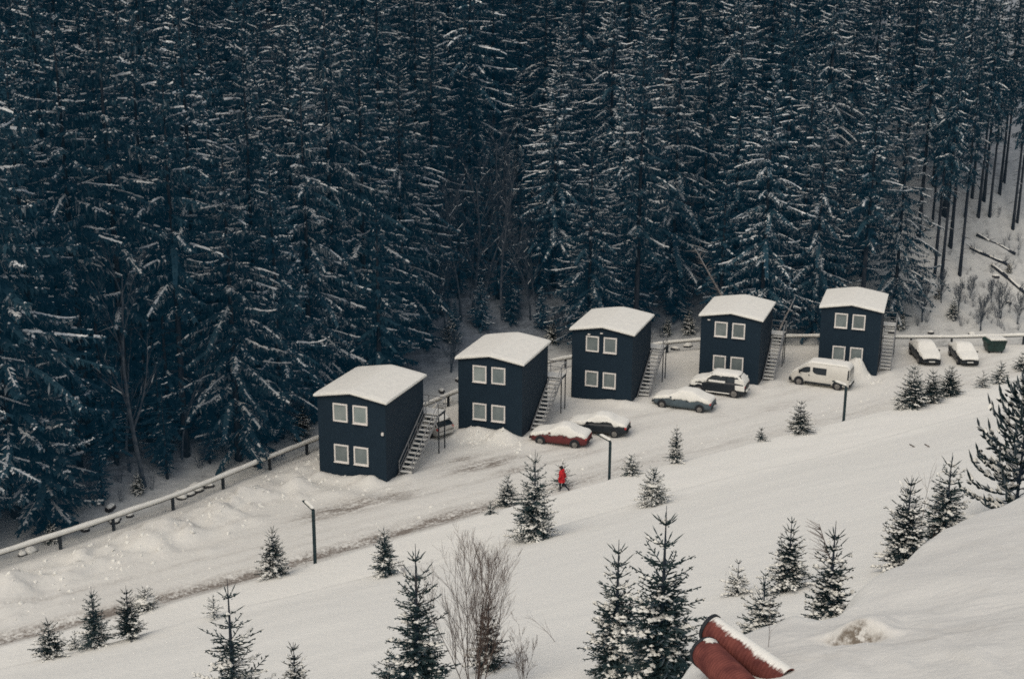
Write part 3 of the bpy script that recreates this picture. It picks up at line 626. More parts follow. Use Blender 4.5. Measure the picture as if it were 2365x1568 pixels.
# ------------------------------------------------------------------ person
def skin_obj(name, chains, mt, parent, sub=2, root=0):
    V = []; Ed = []; Rd = []; key = {}
    def vid(p, r):
        k = tuple(round(c, 4) for c in p)
        if k not in key: key[k] = len(V); V.append(p); Rd.append(r)
        return key[k]
    for ch in chains:
        pr = None
        for p, r in ch:
            i = vid(p, r)
            if pr is not None and pr != i: Ed.append((pr, i))
            pr = i
    me = bpy.data.meshes.new(name); me.from_pydata(V, Ed, []); o = link_mesh(name, me, parent); me.materials.append(mt)
    sk = o.modifiers.new('skin', 'SKIN'); sk.use_smooth_shade = True
    for i, r in enumerate(Rd): me.skin_vertices[0].data[i].radius = (r, r); me.skin_vertices[0].data[i].use_root = (i == root)
    s = o.modifiers.new('sub', 'SUBSURF'); s.levels = sub; s.render_levels = sub
    return o
def person():
    x, y, z = ground(1297, 1133); pr = empty('person', (x, y, z-.05), R(168)); tag(pr, 'person in a long red jacket and dark trousers walking up the road edge', 'person')
    # faces +x locally
    hip = (0, 0, .86)
    L = [(hip, .12), ((.02, .09, .82), .095), ((.10, .09, .46), .062), ((.08, .09, .12), .045), ((.10, .09, .05), .045), ((.24, .09, .04), .035)]
    Rr = [(hip, .12), ((-.02, -.09, .82), .095), ((-.12, -.09, .46), .062), ((-.40, -.09, .18), .045), ((-.45, -.09, .12), .045), ((-.44, -.09, .0), .035)]
    tor = [(hip, .12), ((.01, 0, 1.08), .13), ((.02, 0, 1.30), .14), ((.02, 0, 1.42), .07), ((.03, 0, 1.48), .05), ((.04, 0, 1.56), .085), ((.05, 0, 1.64), .085)]
    skin_obj('body', [L, Rr, tor], M['trousers'], pr)
    hd = MB(); n = 12; rings = []
    for k in range(9):
        f = k/8; zz = 1.47+.235*f; rr = [.045, .062, .078, .086, .09, .09, .082, .06, .02][k]
        rings.append([(.055+rr*1.12*math.cos(2*math.pi*j/n)+(.012 if j == 0 and k in (3, 4) else 0), rr*.88*math.sin(2*math.pi*j/n), zz) for j in range(n)])
    hd.loft(rings); hd.box((.165, 0, 1.575), (.03, .025, .045)); hd.box((.148, 0, 1.53), (.012, .05, .012), mi=1); hd.box((.148, .032, 1.60), (.012, .02, .012), mi=1); hd.box((.148, -.032, 1.60), (.012, .02, .012), mi=1)
    for s in (-1, 1): hd.box((.045, s*.083, 1.58), (.035, .02, .055))
    hd.build('head', [M['skin'], M['hair']], pr, smooth=True)
    hr = MB(); rings = []
    for k in range(7):
        f = k/6; zz = 1.52+.22*f; rr = [.085, .1, .107, .108, .1, .075, .02][k]
        rings.append([(.03+rr*1.08*math.cos(2*math.pi*j/n), rr*.95*math.sin(2*math.pi*j/n), zz+.05*math.cos(2*math.pi*j/n)*(1 if k < 3 else .2)) for j in range(n)])
    hr.loft(rings); hr.build('hair', M['hair'], pr, smooth=True)
    jk = MB(); rings = []; n = 16
    for zz, rx, ry, ox in [(.66, .21, .27, -.01), (.72, .225, .275, 0), (.90, .20, .25, 0), (1.05, .18, .235, .01), (1.22, .18, .24, .015), (1.34, .165, .225, .02), (1.42, .12, .16, .02), (1.47, .10, .11, .0)]:
        rings.append([(ox+rx*math.cos(2*math.pi*j/n)*(1+.03*math.sin(j*3+zz*9)), ry*math.sin(2*math.pi*j/n), zz) for j in range(n)])
    jk.loft(rings, caps=False)
    jk.build('jacket', M['jacket'], pr, smooth=True)
    hood = MB(); rings = [[(-.07+.11*math.cos(2*math.pi*j/10)*r, .14*math.sin(2*math.pi*j/10)*r, zz) for j in range(10)] for zz, r in [(1.36, .6), (1.42, 1), (1.48, 1.02), (1.53, .8), (1.55, .4)]]; hood.loft(rings); hood.build('hood', M['jacket'], pr, smooth=True)
    for s, el, ha in ((1, (.02, .32, 1.12), (.20, .28, .92)), (-1, (-.14, -.31, 1.10), (-.20, -.30, .80))):
        sh = (.02, s*.19, 1.36)
        skin_obj('sleeve', [[(sh, .075), (el, .062), (ha, .05)]], M['jacket'], pr)
        d = (Vector(ha)-Vector(el)).normalized(); h0 = Vector(ha)+d*.02; pm_ = h0+d*.08; ch = [[(tuple(h0), .03), (tuple(pm_), .036)]]
        sd_ = Vector((1, 0, 0)); sd_ = (sd_-d*sd_.dot(d)).normalized()
        for k, ln in enumerate((.075, .085, .08, .062)):
            b0 = pm_+sd_*(-.03+.02*k); b1 = b0+d*ln*.5; b2 = b1+d*ln*.4+Vector((0, -s*.02, 0)); ch.append([(tuple(pm_), .036), (tuple(b0+d*.012), .011), (tuple(b1), .010), (tuple(b2), .009)])
        t0 = h0+d*.03+sd_*.035; ch.append([(tuple(h0), .03), (tuple(t0), .012), (tuple(t0+d*.045+sd_*.015), .010)])
        skin_obj('hand', ch, M['hair'], pr, 1)
person()

# ------------------------------------------------------------------ vegetation
class TB:
    """triangle/quad collector for foliage (plain lists, one mesh)"""
    def __init__(s): s.v = []; s.f = []; s.m = []
    def q(s, a, b, c, d, mi):
        n = len(s.v); s.v += [a, b, c, d]; s.f.append((n, n+1, n+2, n+3)); s.m.append(mi)
    def t(s, a, b, c, mi):
        n = len(s.v); s.v += [a, b, c]; s.f.append((n, n+1, n+2)); s.m.append(mi)
    def rib(s, p, d, L, w, side, mi, taper=.35):
        # ribbon starting at p along d (unit), width direction side
        a = w*.5; b = a*taper
        e = (p[0]+d[0]*L, p[1]+d[1]*L, p[2]+d[2]*L); mx = (p[0]+d[0]*L*.45, p[1]+d[1]*L*.45, p[2]+d[2]*L*.45)
        n = len(s.v)
        s.v += [(p[0]-side[0]*b, p[1]-side[1]*b, p[2]-side[2]*b), (p[0]+side[0]*b, p[1]+side[1]*b, p[2]+side[2]*b), (mx[0]+side[0]*a, mx[1]+side[1]*a, mx[2]+side[2]*a), e, (mx[0]-side[0]*a, mx[1]-side[1]*a, mx[2]-side[2]*a)]
        s.f.append((n, n+1, n+2, n+3, n+4)); s.m.append(mi)
    def mesh(s, name, mats):
        me = bpy.data.meshes.new(name); me.from_pydata(s.v, [], s.f)
        for x in mats: me.materials.append(x)
        me.polygons.foreach_set('material_index', s.m); me.update(); return me
def nrm(x, y, z):
    l = math.sqrt(x*x+y*y+z*z) or 1; return (x/l, y/l, z/l)
U = random.uniform
def blob(T, a, b, hw_, ht, mi, w2):
    """elongated lump of snow from a to b"""
    m_ = ((a[0]+b[0])/2, (a[1]+b[1])/2, (a[2]+b[2])/2); n = len(T.v)
    T.v += [a, b, (m_[0]-w2[0]*hw_, m_[1]-w2[1]*hw_, m_[2]+ht*.15), (m_[0]+w2[0]*hw_, m_[1]+w2[1]*hw_, m_[2]+ht*.15), (m_[0], m_[1], m_[2]+ht), (m_[0], m_[1], m_[2]-ht*.25)]
    for f in ((0, 2, 4), (2, 1, 4), (1, 3, 4), (3, 0, 4), (2, 0, 5), (1, 2, 5), (3, 1, 5), (0, 3, 5)): T.f.append(tuple(n+i for i in f)); T.m.append(mi)
def crown_forest(H, cb, Rm, snow=.5, seed=1, bare=.0, step=.56, droop=.42, full=1.0):
    """tall forest spruce: whorls of drooping boughs with hanging twigs and snow lying along them"""
    rd = random.Random(seed); u = rd.uniform; T = TB(); h = cb
    while h < H-.4:
        f = (H-h)/(H-cb); prof = min(1, (f*1.35)**.8)*(1 if f < .8 else 1-.35*(f-.8)/.2)
        nb = 6 if f > .25 else 5; a0 = u(0, 6.28)
        for k in range(nb):
            if rd.random() < .14: continue
            az = a0+6.283*k/nb+u(-.4, .4); L = max(.35, Rm*prof*u(.55, 1.2)); hh = h+u(-.3, .3)
            up = .55*(1-f)**2+.02; dr = droop*(.35+.65*min(1, f*1.6))*u(.5, 1.5); tip = .24*u(.1, 1.4); curl = u(-.3, .3)
            load = rd.random() < snow*(.42+.28*(1-f)); sb = snow*u(.3, 1.2)*(1.35 if load else .7); x0 = u(.15, .5); sw = u(.5, 1.15)
            ca, sa = math.cos(az), math.sin(az)
            def pos(x):
                r = L*x; aa = az+curl*x*x*.4
                return (r*math.cos(aa), r*math.sin(aa), hh+L*(up*x-dr*x*x+tip*x**4))
            ns = max(3, int(L/.27)); prev = pos(.12 if L > 1 else 0); pw = .06
            for i in range(1, ns+1):
                x = .12+.88*i/ns; p = pos(x); d = nrm(p[0]-prev[0], p[1]-prev[1], p[2]-prev[2])
                sd = nrm(-d[1], d[0], 0); tl = (.68*(1.12-x*.75))*min(1, L/1.3)*full
                w = .06+.12*(1-abs(x-.55))
                T.q((prev[0]-sd[0]*w, prev[1]-sd[1]*w, prev[2]-.03), (prev[0]+sd[0]*w, prev[1]+sd[1]*w, prev[2]-.03), (p[0]+sd[0]*w*.8, p[1]+sd[1]*w*.8, p[2]-.03), (p[0]-sd[0]*w*.8, p[1]-sd[1]*w*.8, p[2]-.03), 0)
                for sg in (-1, 1):
                    for r_ in (0, 1):
                        if rd.random() < .08: continue
                        l = tl*u(.4, 1.2); t_ = u(0, 1); q = (prev[0]+(p[0]-prev[0])*t_, prev[1]+(p[1]-prev[1])*t_, prev[2]+(p[2]-prev[2])*t_)
                        fw = u(.35, .9); dn = u(.15, .85); dd = nrm(d[0]*fw+sd[0]*sg, d[1]*fw+sd[1]*sg, d[2]*fw-dn)
                        ws = nrm(-dd[1], dd[0], u(-.8, .8)); v_ = rd.random()
                        T.rib(q, dd, l, u(.06, .14), ws, 2 if v_ < sb*(.4+.55*x) else 0)
                        if v_ < sb*(.16+.30*x):
                            s0 = u(.1, .5); a = (q[0]+dd[0]*l*s0, q[1]+dd[1]*l*s0, q[2]+dd[2]*l*s0+.03); s1_ = l*u(.15, .5); b = (a[0]+dd[0]*s1_, a[1]+dd[1]*s1_, a[2]+dd[2]*s1_); blob(T, a, b, u(.03, .08), u(.03, .07), 1, nrm(-dd[1], dd[0], 0))
                for r_ in range(3):
                    t_ = u(0, 1); q = (prev[0]+(p[0]-prev[0])*t_+u(-.12, .12), prev[1]+(p[1]-prev[1])*t_+u(-.12, .12), p[2]); dd = nrm(d[0]*.3+u(-.35, .35), d[1]*.3+u(-.35, .35), -1)
                    T.rib(q, dd, tl*u(.5, 1.3), u(.07, .15), nrm(u(-1, 1), u(-1, 1), 0), 2 if rd.random() < sb*.30 else 0)
                if x > x0 and abs(d[2]) < .62 and (load or rd.random() < sb*.3) and rd.random() < .74:
                    cw = u(.04, .15)*sw*(1.15-.5*x); ht = u(.03, .09)*min(1.3, sw); lift = .02
                    a = (prev[0], prev[1], prev[2]+ht); b = (p[0], p[1], p[2]+ht*u(.6, 1.1))
                    T.q((prev[0]-sd[0]*pw, prev[1]-sd[1]*pw, prev[2]-.03-.3*pw), a, b, (p[0]-sd[0]*cw, p[1]-sd[1]*cw, p[2]-.03-.3*cw), 1)
                    T.q(a, (prev[0]+sd[0]*pw, prev[1]+sd[1]*pw, prev[2]-.03-.3*pw), (p[0]+sd[0]*cw, p[1]+sd[1]*cw, p[2]-.03-.3*cw), b, 1); pw = cw
                    if load and rd.random() < .8:
                        sg = rd.choice((-1, 1)); l = tl*u(.3, .8); dd = nrm(d[0]*.6+sd[0]*sg, d[1]*.6+sd[1]*sg, d[2]*.6-.35); a = (prev[0], prev[1], prev[2]+.03); blob(T, a, (a[0]+dd[0]*l, a[1]+dd[1]*l, a[2]+dd[2]*l), u(.03, .085), u(.03, .07), 1, nrm(-dd[1], dd[0], 0))
                prev = p
        h += step*u(.75, 1.25)
    for i in range(8):
        z = H-.7+i*.09; a = u(0, 6.28); T.rib((0, 0, z), nrm(math.cos(a), math.sin(a), .9), .25*(1-i*.08), .07, nrm(-math.sin(a), math.cos(a), 0), 1 if rd.random() < .3 else 0)
    for i in range(int(26*min(1, cb/6))):
        z = u(.15, 1)*cb; a = u(0, 6.28); T.rib((0, 0, z), nrm(math.cos(a), math.sin(a), u(-.4, .1)), u(.4, 1.5), .05, (0, 0, 1), 3 if rd.random() < .8 else 1)
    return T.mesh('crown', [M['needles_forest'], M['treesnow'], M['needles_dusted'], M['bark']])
def trunk_mesh(H, r0, seed=1, lean=0, base=-.6):
    rd = random.Random(seed); mb = MB(); n = 7; pts = []; rad = []
    for i in range(n+1):
        f = i/n; pts.append((rd.uniform(-.06, .06)*f*H*.05, rd.uniform(-.06, .06)*f*H*.05, base+(H-base)*f)); rad.append(max(.012, r0*(1.25 if i == 0 else 1)*(1-f)**.8))
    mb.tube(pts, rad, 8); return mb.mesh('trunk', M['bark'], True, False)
TREES = 0
def place(name, x, y, z, rot, sx, sz, trunk, crown, label, cat, group=None):
    o = empty(name, (x, y, z), rot); o.scale = (sx, sx, sz); tag(o, label, cat, group)
    link_mesh('trunk', trunk, o); link_mesh('crown', crown, o); return o
PR = {}
def proto(key, H, cb, Rm, **k):
    PR[key] = (H, trunk_mesh(H, .2 if cb < H*.3 else .21, seed=k.get('seed', 1)), crown_forest(H, cb, Rm, **k))
for i in range(4): proto('full%d' % i, 23, 1.0, 3.4+.2*i, snow=(.45, .7, .9, 1.15)[i], seed=40+i, droop=.40+.05*i)
for i in range(3): proto('high%d' % i, 24, 7.5+i, 3.2, snow=.7, seed=60+i)
for i in range(2): proto('mast%d' % i, 25, 8.5+i, 2.5, snow=.55, seed=70+i)
for i in range(2): proto('small%d' % i, 9, .3, 2.1, snow=.5, seed=80+i, step=.36)
for i in range(2): proto('thin%d' % i, 15, 1.5, 2.0, snow=.16, seed=85+i, step=.6, full=.8)
G1 = 'spruces of the dense hillside forest'
heroes = [ # base x, base y, top y, prototype, width, label
    (38, 1190, -150, 'full1', 1.25, 'big spruce at the left picture edge with boughs down to the railing'),
    (118, 1212, 800, 'small0', 1.25, 'short dark spruce beside the railing, lowest at the left edge'),
    (205, 1035, 10, 'high1', 1.3, 'tall spruce with a bare lower trunk above the leftmost snowy forest floor'),
    (300, 1035, -60, 'high0', 1.2, 'tall spruce with a bare lower trunk and dead snowy side branches beside it'),
    (430, 1050, 130, 'high2', 1.15, 'tall bare stemmed spruce left of the spruce with boughs to the ground'),
    (552, 1062, 285, 'full2', 1.2, 'bushy spruce with snowy boughs to the ground left of the first cabin'),
    (650, 1010, 325, 'full0', 1.1, 'narrow spruce behind the railing just left of the first cabin'),
    (720, 930, 130, 'full3', 1.1, 'tall spruce rising behind the left eave of the first cabin'),
    (845, 870, 30, 'full1', 1.30, 'tallest broad spruce with sweeping boughs right behind the first cabin'),
    (930, 800, 70, 'full2', 1.1, 'tall spruce above the gap between the first two cabins'),
    (1085, 520, 110, 'full0', 1.0, 'spruce high above the second cabin, behind the bare thicket'),
    (1192, 480, 165, 'full3', 1.0, 'pointed spruce standing behind the bare grey thicket'),
    (1388, 720, 395, 'full3', 1.35, 'short bushy spruce directly behind the middle cabin'),
    (1432, 640, 150, 'full2', 1.05, 'pointed snowy spruce above the middle cabin'),
    (1550, 690, 70, 'full3', 1.25, 'very snowy broad spruce between the middle and fourth cabins'),
    (1690, 680, 190, 'full1', 1.15, 'spruce right behind the fourth cabin roof'),
    (1755, 640, 300, 'full0', 1.1, 'spruce just right of the leaning dead tree'),
    (1850, 640, 95, 'full1', 1.0, 'spruce above the gap between the last two cabins'),
    (1925, 650, 330, 'full2', 1.0, 'smaller spruce behind the left eave of the farthest cabin'),
    (1990, 640, 120, 'full0', 1.05, 'tall spruce right above the farthest cabin roof'),
    (2062, 735, 210, 'full3', 1.1, 'spruce at the forest edge just right of the farthest cabin'),
    (470, 985, -30, 'high2', 1.15, None), (600, 930, 50, 'full2', 1.05, None), (775, 880, -80, 'full3', 1.05, None), (1000, 640, 30, 'full1', 1.1, None), (1290, 600, 40, 'full2', 1.05, None), (1480, 620, 20, 'full0', 1.05, None), (2120, 560, -30, 'high1', 1.05, None),
    (2180, 500, -90, 'mast0', 1.1, None), (1620, 600, 10, 'full1', 1.0, None), (100, 1050, 60, 'full0', 1.15, None), (365, 985, -20, 'high0', 1.1, None), (690, 880, 30, 'full1', 1.0, None),
    (870, 830, 420, 'small1', 1.3, None), (760, 860, 480, 'small0', 1.3, None), (1330, 745, 560, 'small0', 1.2, None), (1470, 735, 520, 'small1', 1.2, None), (1110, 760, 640, 'small0', 1.1, None), (1180, 745, 650, 'small1', 1.2, None), (985, 800, 640, 'small1', 1.1, None), (1560, 735, 590, 'small0', 1.2, None), (1860, 690, 600, 'small1', 1.2, None), (1780, 700, 520, 'small0', 1.2, None), (1050, 790, 690, 'small1', 1.0, None), (1250, 760, 660, 'small0', 1.0, None)]
PL = []
rf = random.Random(5)
for bx, by, ty, key, wd, lab in heroes:
    x, y, z = ground(bx, by); Ht = top_for(x, y, z, ty); H0, tm, cm = PR[key]; sz = Ht/H0
    small = key.startswith('small')
    place('spruce_tree', x, y, z, rf.uniform(0, 6.28), wd*(sz if small else (.55+.45*sz)), sz, tm, cm, lab or ('young spruce filling the forest edge low between taller trunks' if small else 'tall snow dusted spruce standing in the dense hillside forest'), 'tree', G1 if not lab else 'spruces at the forest edge')
    PL.append((x, y))
# straight bare stems on the open snowy slope at the right
stems = [(1790, 930, .8), (1835, 945, 1.3), (1890, 745, 1.6), (1950, 925, 1.1), (1800, 800, .9), (2070, 550, 1.1), (2140, 550, .8), (2205, 410, 1.2), (2290, 625, 1.0), (2318, 585, .8), (1775, 610, .7), (2105, 450, 1.3), (2235, 330, .8), (2030, 430, .9), (1985, 560, .7)]
for k, (zx, zy, w) in enumerate(stems):
    px, py = (2000+zx/2.09)/1.3235, (400+zy/2.09)/1.3235
    x, y, z = ground(px, py); Ht = rf.uniform(23, 27); H0, tm, cm = PR['mast%d' % (k % 2)]
    place('spruce_tree', x, y, z, rf.uniform(0, 6.28), .42+.30*w, Ht/H0, tm, cm, {1: 'slim bare stemmed spruce lowest on the open slope above the buried cars', 3: 'slim leaning stem standing alone right of the lowest stems on the open slope', 2: 'thickest bare stem on the open slope at the right'}.get(k, 'slim bare stemmed spruce on the open snowy slope at the right'), 'tree', 'bare stems on the right slope')
    PL.append((x, y))
# the rest of the forest
cand = 0
while cand < 14000 and len(PL) < 284:
    cand += 1
    u_ = rf.uniform(-62, 78); t_ = 2.5+58*rf.random()**1.15
    x, y = to_xy(u_, min(float(ip(FUS, u_)), -1.5)-t_/.86)
    if y < 50: continue
    dmin = 3.7 if t_ < 22 else 4.5
    if any((x-a)**2+(y-b)**2 < dmin*dmin for a, b in PL): continue
    z = hz(x, y); px, py = proj((x, y, z)); tx, ty = proj((x, y, z+25))
    if px < -190 or px > 2760 or py < -420: continue
    if px > 2075 and py > 430: continue
    if px > 2160 and py > 330: continue
    if 960 < px < 1275 and py > 560: continue
    if 150 < px < 560 and py > 1040: continue
    left = px < 520
    key = rf.choice(['high0', 'high1', 'full2', 'full0', 'full3']) if left else rf.choice(['full0', 'full1', 'full2', 'full3', 'high0', 'full1', 'thin0', 'full2'])
    if px > 1980: key = rf.choice(['high0', 'high1', 'high2', 'mast0'] if py < 330 else ['mast0', 'mast1', 'high0'])
    Ht = rf.uniform(19, 27)*(.75 if key.startswith('thin') else 1); H0, tm, cm = PR[key]
    place('spruce_tree', x, y, z, rf.uniform(0, 6.28), rf.uniform(1.0, 1.38), Ht/H0, tm, cm, 'tall snow dusted spruce standing in the dense hillside forest', 'tree', G1)
    PL.append((x, y))
print('forest', len(PL), cand)

# ---- bare deciduous growth
def twigtree(H, seed, spread=.35, stems=1, lev=3, snow=0, thin=1.0, fan=False, mats=None, upright=.5, kids=(5, 9)):
    rd = random.Random(seed); mb = MB(); sn = TB()
    def grow(p, d, L, r, lv):
        n = 5 if lv > 1 else 3; pts = [p]; rad = [r]; dd = d
        for i in range(n):
            dd = (dd+Vector((rd.uniform(-.16, .16), rd.uniform(-.16, .16), rd.uniform(-.04, .14)*upright*2))).normalized(); pts.append(pts[-1]+dd*L/n); rad.append(max(.004*thin, r*(1-.75*(i+1)/n)))
        mb.tube(pts, rad, 4 if lv > 1 else 3, cap=False)
        if snow and lv >= 1:
            for a, b in zip(pts[:-1], pts[1:]):
                d_ = (b-a).normalized()
                if abs(d_.z) < .85 and rd.random() < snow:
                    s_ = Vector((-d_.y, d_.x, 0)).normalized()*max(.02, r*1.1)
                    up_ = Vector((0, 0, .035+r)); sn.q(tuple(a-s_), tuple(a+up_), tuple(b+up_), tuple(b-s_), 1); sn.q(tuple(a+up_), tuple(a+s_), tuple(b+s_), tuple(b+up_), 1)
        if lv > 0:
            for k in range(rd.randint(*kids)):
                f = rd.uniform(.18, 1); i = min(n-1, int(f*n)); q = pts[i].lerp(pts[i+1], f*n-i); md = (pts[i+1]-pts[i]).normalized()
                a = rd.uniform(0, 6.28); sd = md.orthogonal().normalized(); sd = (sd*math.cos(a)+md.cross(sd)*math.sin(a))
                grow(q, (md+sd*rd.uniform(.35, .95)*(spread*2.2)+Vector((0, 0, .25*upright))).normalized(), L*(1-f*.55)*rd.uniform(.35, .6), rad[i]*.55, lv-1)
    for s in range(stems):
        a = rd.uniform(0, 6.28) if stems > 1 else 0; sp_ = (rd.uniform(.05, .60) if fan else rd.uniform(0, .12)) if stems > 1 else .03
        grow(Vector((.08*math.cos(a)*(stems > 1), .08*math.sin(a)*(stems > 1), -.25)), Vector((math.cos(a)*sp_, math.sin(a)*sp_, 1)).normalized(), H*rd.uniform(.75, 1.0) if stems > 1 else H, .011*H**.9*thin*(.6 if stems > 1 else 1), lev)
    mb.add(sn.v, sn.f, 0)
    for i in range(len(sn.f)): mb.m[-1-i] = 1
    return mb.mesh('branches', mats or [M['twig'], M['snow']], False, False)
thicket = [twigtree(h, 200+i, .4, st, 3, .16, 1.3, False, [M['twig_grey'], M['treesnow']],   .5, (6, 9)) for i, (h, st) in enumerate([(9, 1), (11, 1), (7, 2), (5, 5)])]
rt = random.Random(77); k = 0
def bare(name, px, py, me, sc_, label, cat, group=None, rz=None, push=0):
    x, y, z = ground(px, py)
    if push: g_ = math.hypot(x, y); x += x/g_*push; y += y/g_*push; z = hz(x, y)
    o = bpy.data.objects.new(name, me); COL.objects.link(o); o.location = (x, y, z); o.rotation_euler = (0, 0, rt.uniform(0, 6.28) if rz is None else rz); o.scale = (sc_,)*3; tag(o, label, cat, group); return o
for px, py in [(1000, 700), (1040, 730), (1085, 690), (1120, 720), (1150, 650), (1200, 700), (1240, 720), (1270, 690), (1060, 640), (1110, 610), (1180, 600), (1230, 640), (1010, 620), (1140, 560), (1085, 560), (1215, 560), (1160, 740), (1030, 770), (1265, 600), (1045, 580), (1000, 660), (1025, 690), (1065, 740), (1100, 650), (1130, 680), (1170, 620), (1220, 690), (1250, 650), (1090, 720), (1140, 610), (1020, 600), (1075, 600), (1190, 560), (1245, 570), (1105, 580), (1010, 740), (1225, 740), (1290, 670)]:
    bare('bare_tree', px, py, thicket[k % 3], rt.uniform(.8, 1.2), 'bare grey leafless tree in the thicket behind the second cabin', 'tree', 'leafless thicket'); k += 1
for px, py, s, lab in [(335, 1125, 1.25, 'leafless tree with snowy side branches behind the railing at the left'), (300, 1090, 1.0, 'bare leafless tree among the dark stems at the left'), (420, 1060, .9, 'thin bare tree left of the bushy spruce with boughs to the ground'), (150, 1150, .8, 'thin bare tree right of the short spruce at the left edge')]:
    bare('bare_tree', px, py, thicket[1 if s > 1 else 0], s, lab, 'tree')
for px, py, s, lab in [(1822, 745, 1.25, 'dense pale brown thicket bush behind the fourth cabin stairs'), (1850, 735, 1.0, 'pale brown bush left of the farthest cabin'), (1800, 720, .9, 'frosty bush above the fourth cabin stairs'), (2130, 745, .8, 'reddish bare bush above the first buried car'), (2265, 765, .75, 'low dark reddish bush by the railing above the second buried car'), (2215, 720, .6, 'small bare bush right of the little spruce on the right slope'), (2350, 750, .7, 'dark bush by the railing at the right picture edge'), (2175, 700, .7, 'bare bush left of the little spruce on the right slope'), (2310, 735, .8, 'bare bush between the two dark bushes at the right railing'), (2120, 700, .8, 'bare bush at the foot of the lowest slim stem'), (2240, 690, .5, 'small bare bush in the middle of the open right slope'), (2290, 700, .5, 'small bare bush under the thick fallen log'), (700, 985, .7, 'bush at the railing left of the first cabin'), (1040, 860, .8, 'bush behind the railing between the first two cabins'), (1290, 800, .7, 'bush behind the railing between the second and middle cabins')]:
    bare('bare_bush', px, py, thicket[3], s, lab, 'bush', 'bushes along the railing')
for k, (px, py, ty) in enumerate([(1010, 650, 430), (1060, 690, 470), (1100, 660, 400), (1150, 690, 480), (1200, 650, 420), (1245, 690, 470), (1130, 600, 330), (1075, 580, 300), (1225, 590, 320), (1180, 720, 560), (1020, 730, 560), (1265, 640, 380), (1165, 560, 300), (1040, 540, 260)]):
    x, y, z = ground(px, py); Ht = top_for(x, y, z, ty); H0, tm_, cm = PR['thin%d' % (k % 2)]
    place('spruce_tree', x, y, z, rt.uniform(0, 6.28), .45+.55*Ht/H0, Ht/H0, tm_, cm, 'thin dark spruce with little snow among the leafless thicket', 'tree', 'thin spruces in the thicket')
for k, (px, py, ty) in enumerate([(185, 1075, 640), (245, 1050, 560), (285, 1010, 520), (345, 1020, 600), (395, 1040, 560), (160, 1000, 500), (225, 990, 430), (320, 970, 400), (430, 1000, 480), (270, 1070, 800), (375, 1075, 820), (60, 1100, 500), (480, 1030, 620)]):
    x, y, z = ground(px, py); Ht = top_for(x, y, z, ty); H0, tm_, cm = PR['thin%d' % (k % 2)]
    place('spruce_tree', x, y, z, rt.uniform(0, 6.28), .45+.55*Ht/H0, Ht/H0, tm_, cm, 'thin shaded spruce with little snow among the dark stems at the left', 'tree', 'shaded spruces at the left')
scrub = twigtree(1.5, 231, .5, 7, 1, .2, 1.3, False, [M['twig_grey'], M['treesnow']], .35, (6, 9))
for k in range(72):
    px, py = rt.uniform(2110, 2365), rt.uniform(430, 765)
    if rt.random() < .4: py = rt.uniform(660, 768)
    bare('bare_bush', px, py, scrub, rt.uniform(.35, 1.0), 'small dry scrub poking out of the snowy bank at the right', 'bush', 'scrub on the right bank')
for k in range(34):
    u_ = rt.uniform(-36, 26); t_ = rt.uniform(1.2, 7); x, y = to_xy(u_, float(ip(FUS, u_))-t_/.86); px, py = proj((x, y, hz(x, y)))
    bare('bare_bush', px, py, scrub, rt.uniform(.7, 1.5), 'dark scrub between the railing and the forest edge', 'bush', 'scrub behind the railing')
for k in range(16):
    u_ = rt.uniform(-38, -8); t_ = rt.uniform(2.5, 8); x, y = to_xy(u_, float(ip(FUS, u_))-t_/.86); z = hz(x, y); H0, tm_, cm = PR['thin%d' % (k % 2)]; Ht = rt.uniform(2.5, 6)
    place('spruce_tree', x, y, z, rt.uniform(0, 6.28), .28+.4*Ht/H0, Ht/H0, tm_, cm, 'low shaded spruce growing along the left railing under the tall trees', 'tree', 'low spruces along the left railing')
# leaning dead trees
def deadtree(b, t, r, seed, label, n=60):
    rd = random.Random(seed); mb = MB(); b, t = Vector(b), Vector(t); mb.tube([b, b.lerp(t, .5)+Vector((0, 0, .12)), t], [r, r*.7, r*.25], 7)
    d = (t-b).normalized(); s1 = d.orthogonal().normalized(); s2 = d.cross(s1)
    for k in range(n):
        f = rd.uniform(.05, 1); a = rd.uniform(0, 6.28); q = b.lerp(t, f); dd = (s1*math.cos(a)+s2*math.sin(a)+d*.5).normalized(); mb.tube([q, q+dd*rd.uniform(.3, 1.0)], [.018, .006], 3, cap=False)
    # snow strip along the top
    w_ = Vector((-d.y, d.x, 0)).normalized(); sn = []
    for k in range(9):
        q = b.lerp(t, k/8)+Vector((0, 0, .0+r*(1-.7*k/8))); sn.append([q-w_*.09, q+Vector((0, 0, .08)), q+w_*.09])
    mb.loft(sn, 1, True, False)
    o = MB(); me = mb.mesh('dead_tree', [M['pale_wood'], M['treesnow']], False, True); ob = link_mesh('dead_tree', me); tag(ob, label, 'tree'); return ob
def at_y(px, py, Y): d = ray(px, py); return tuple(EYE+d*(Y/d[1]))
deadtree(at_y(1712, 770, 108.6), at_y(1606, 576, 107.2), .13, 4, 'pale dead tree leaning left behind the fourth cabin roof', 70)
deadtree(at_y(1795, 775, 109.6), at_y(1836, 688, 110.0), .10, 5, 'snowy pole leaning on the railing left of the farthest cabin', 6)
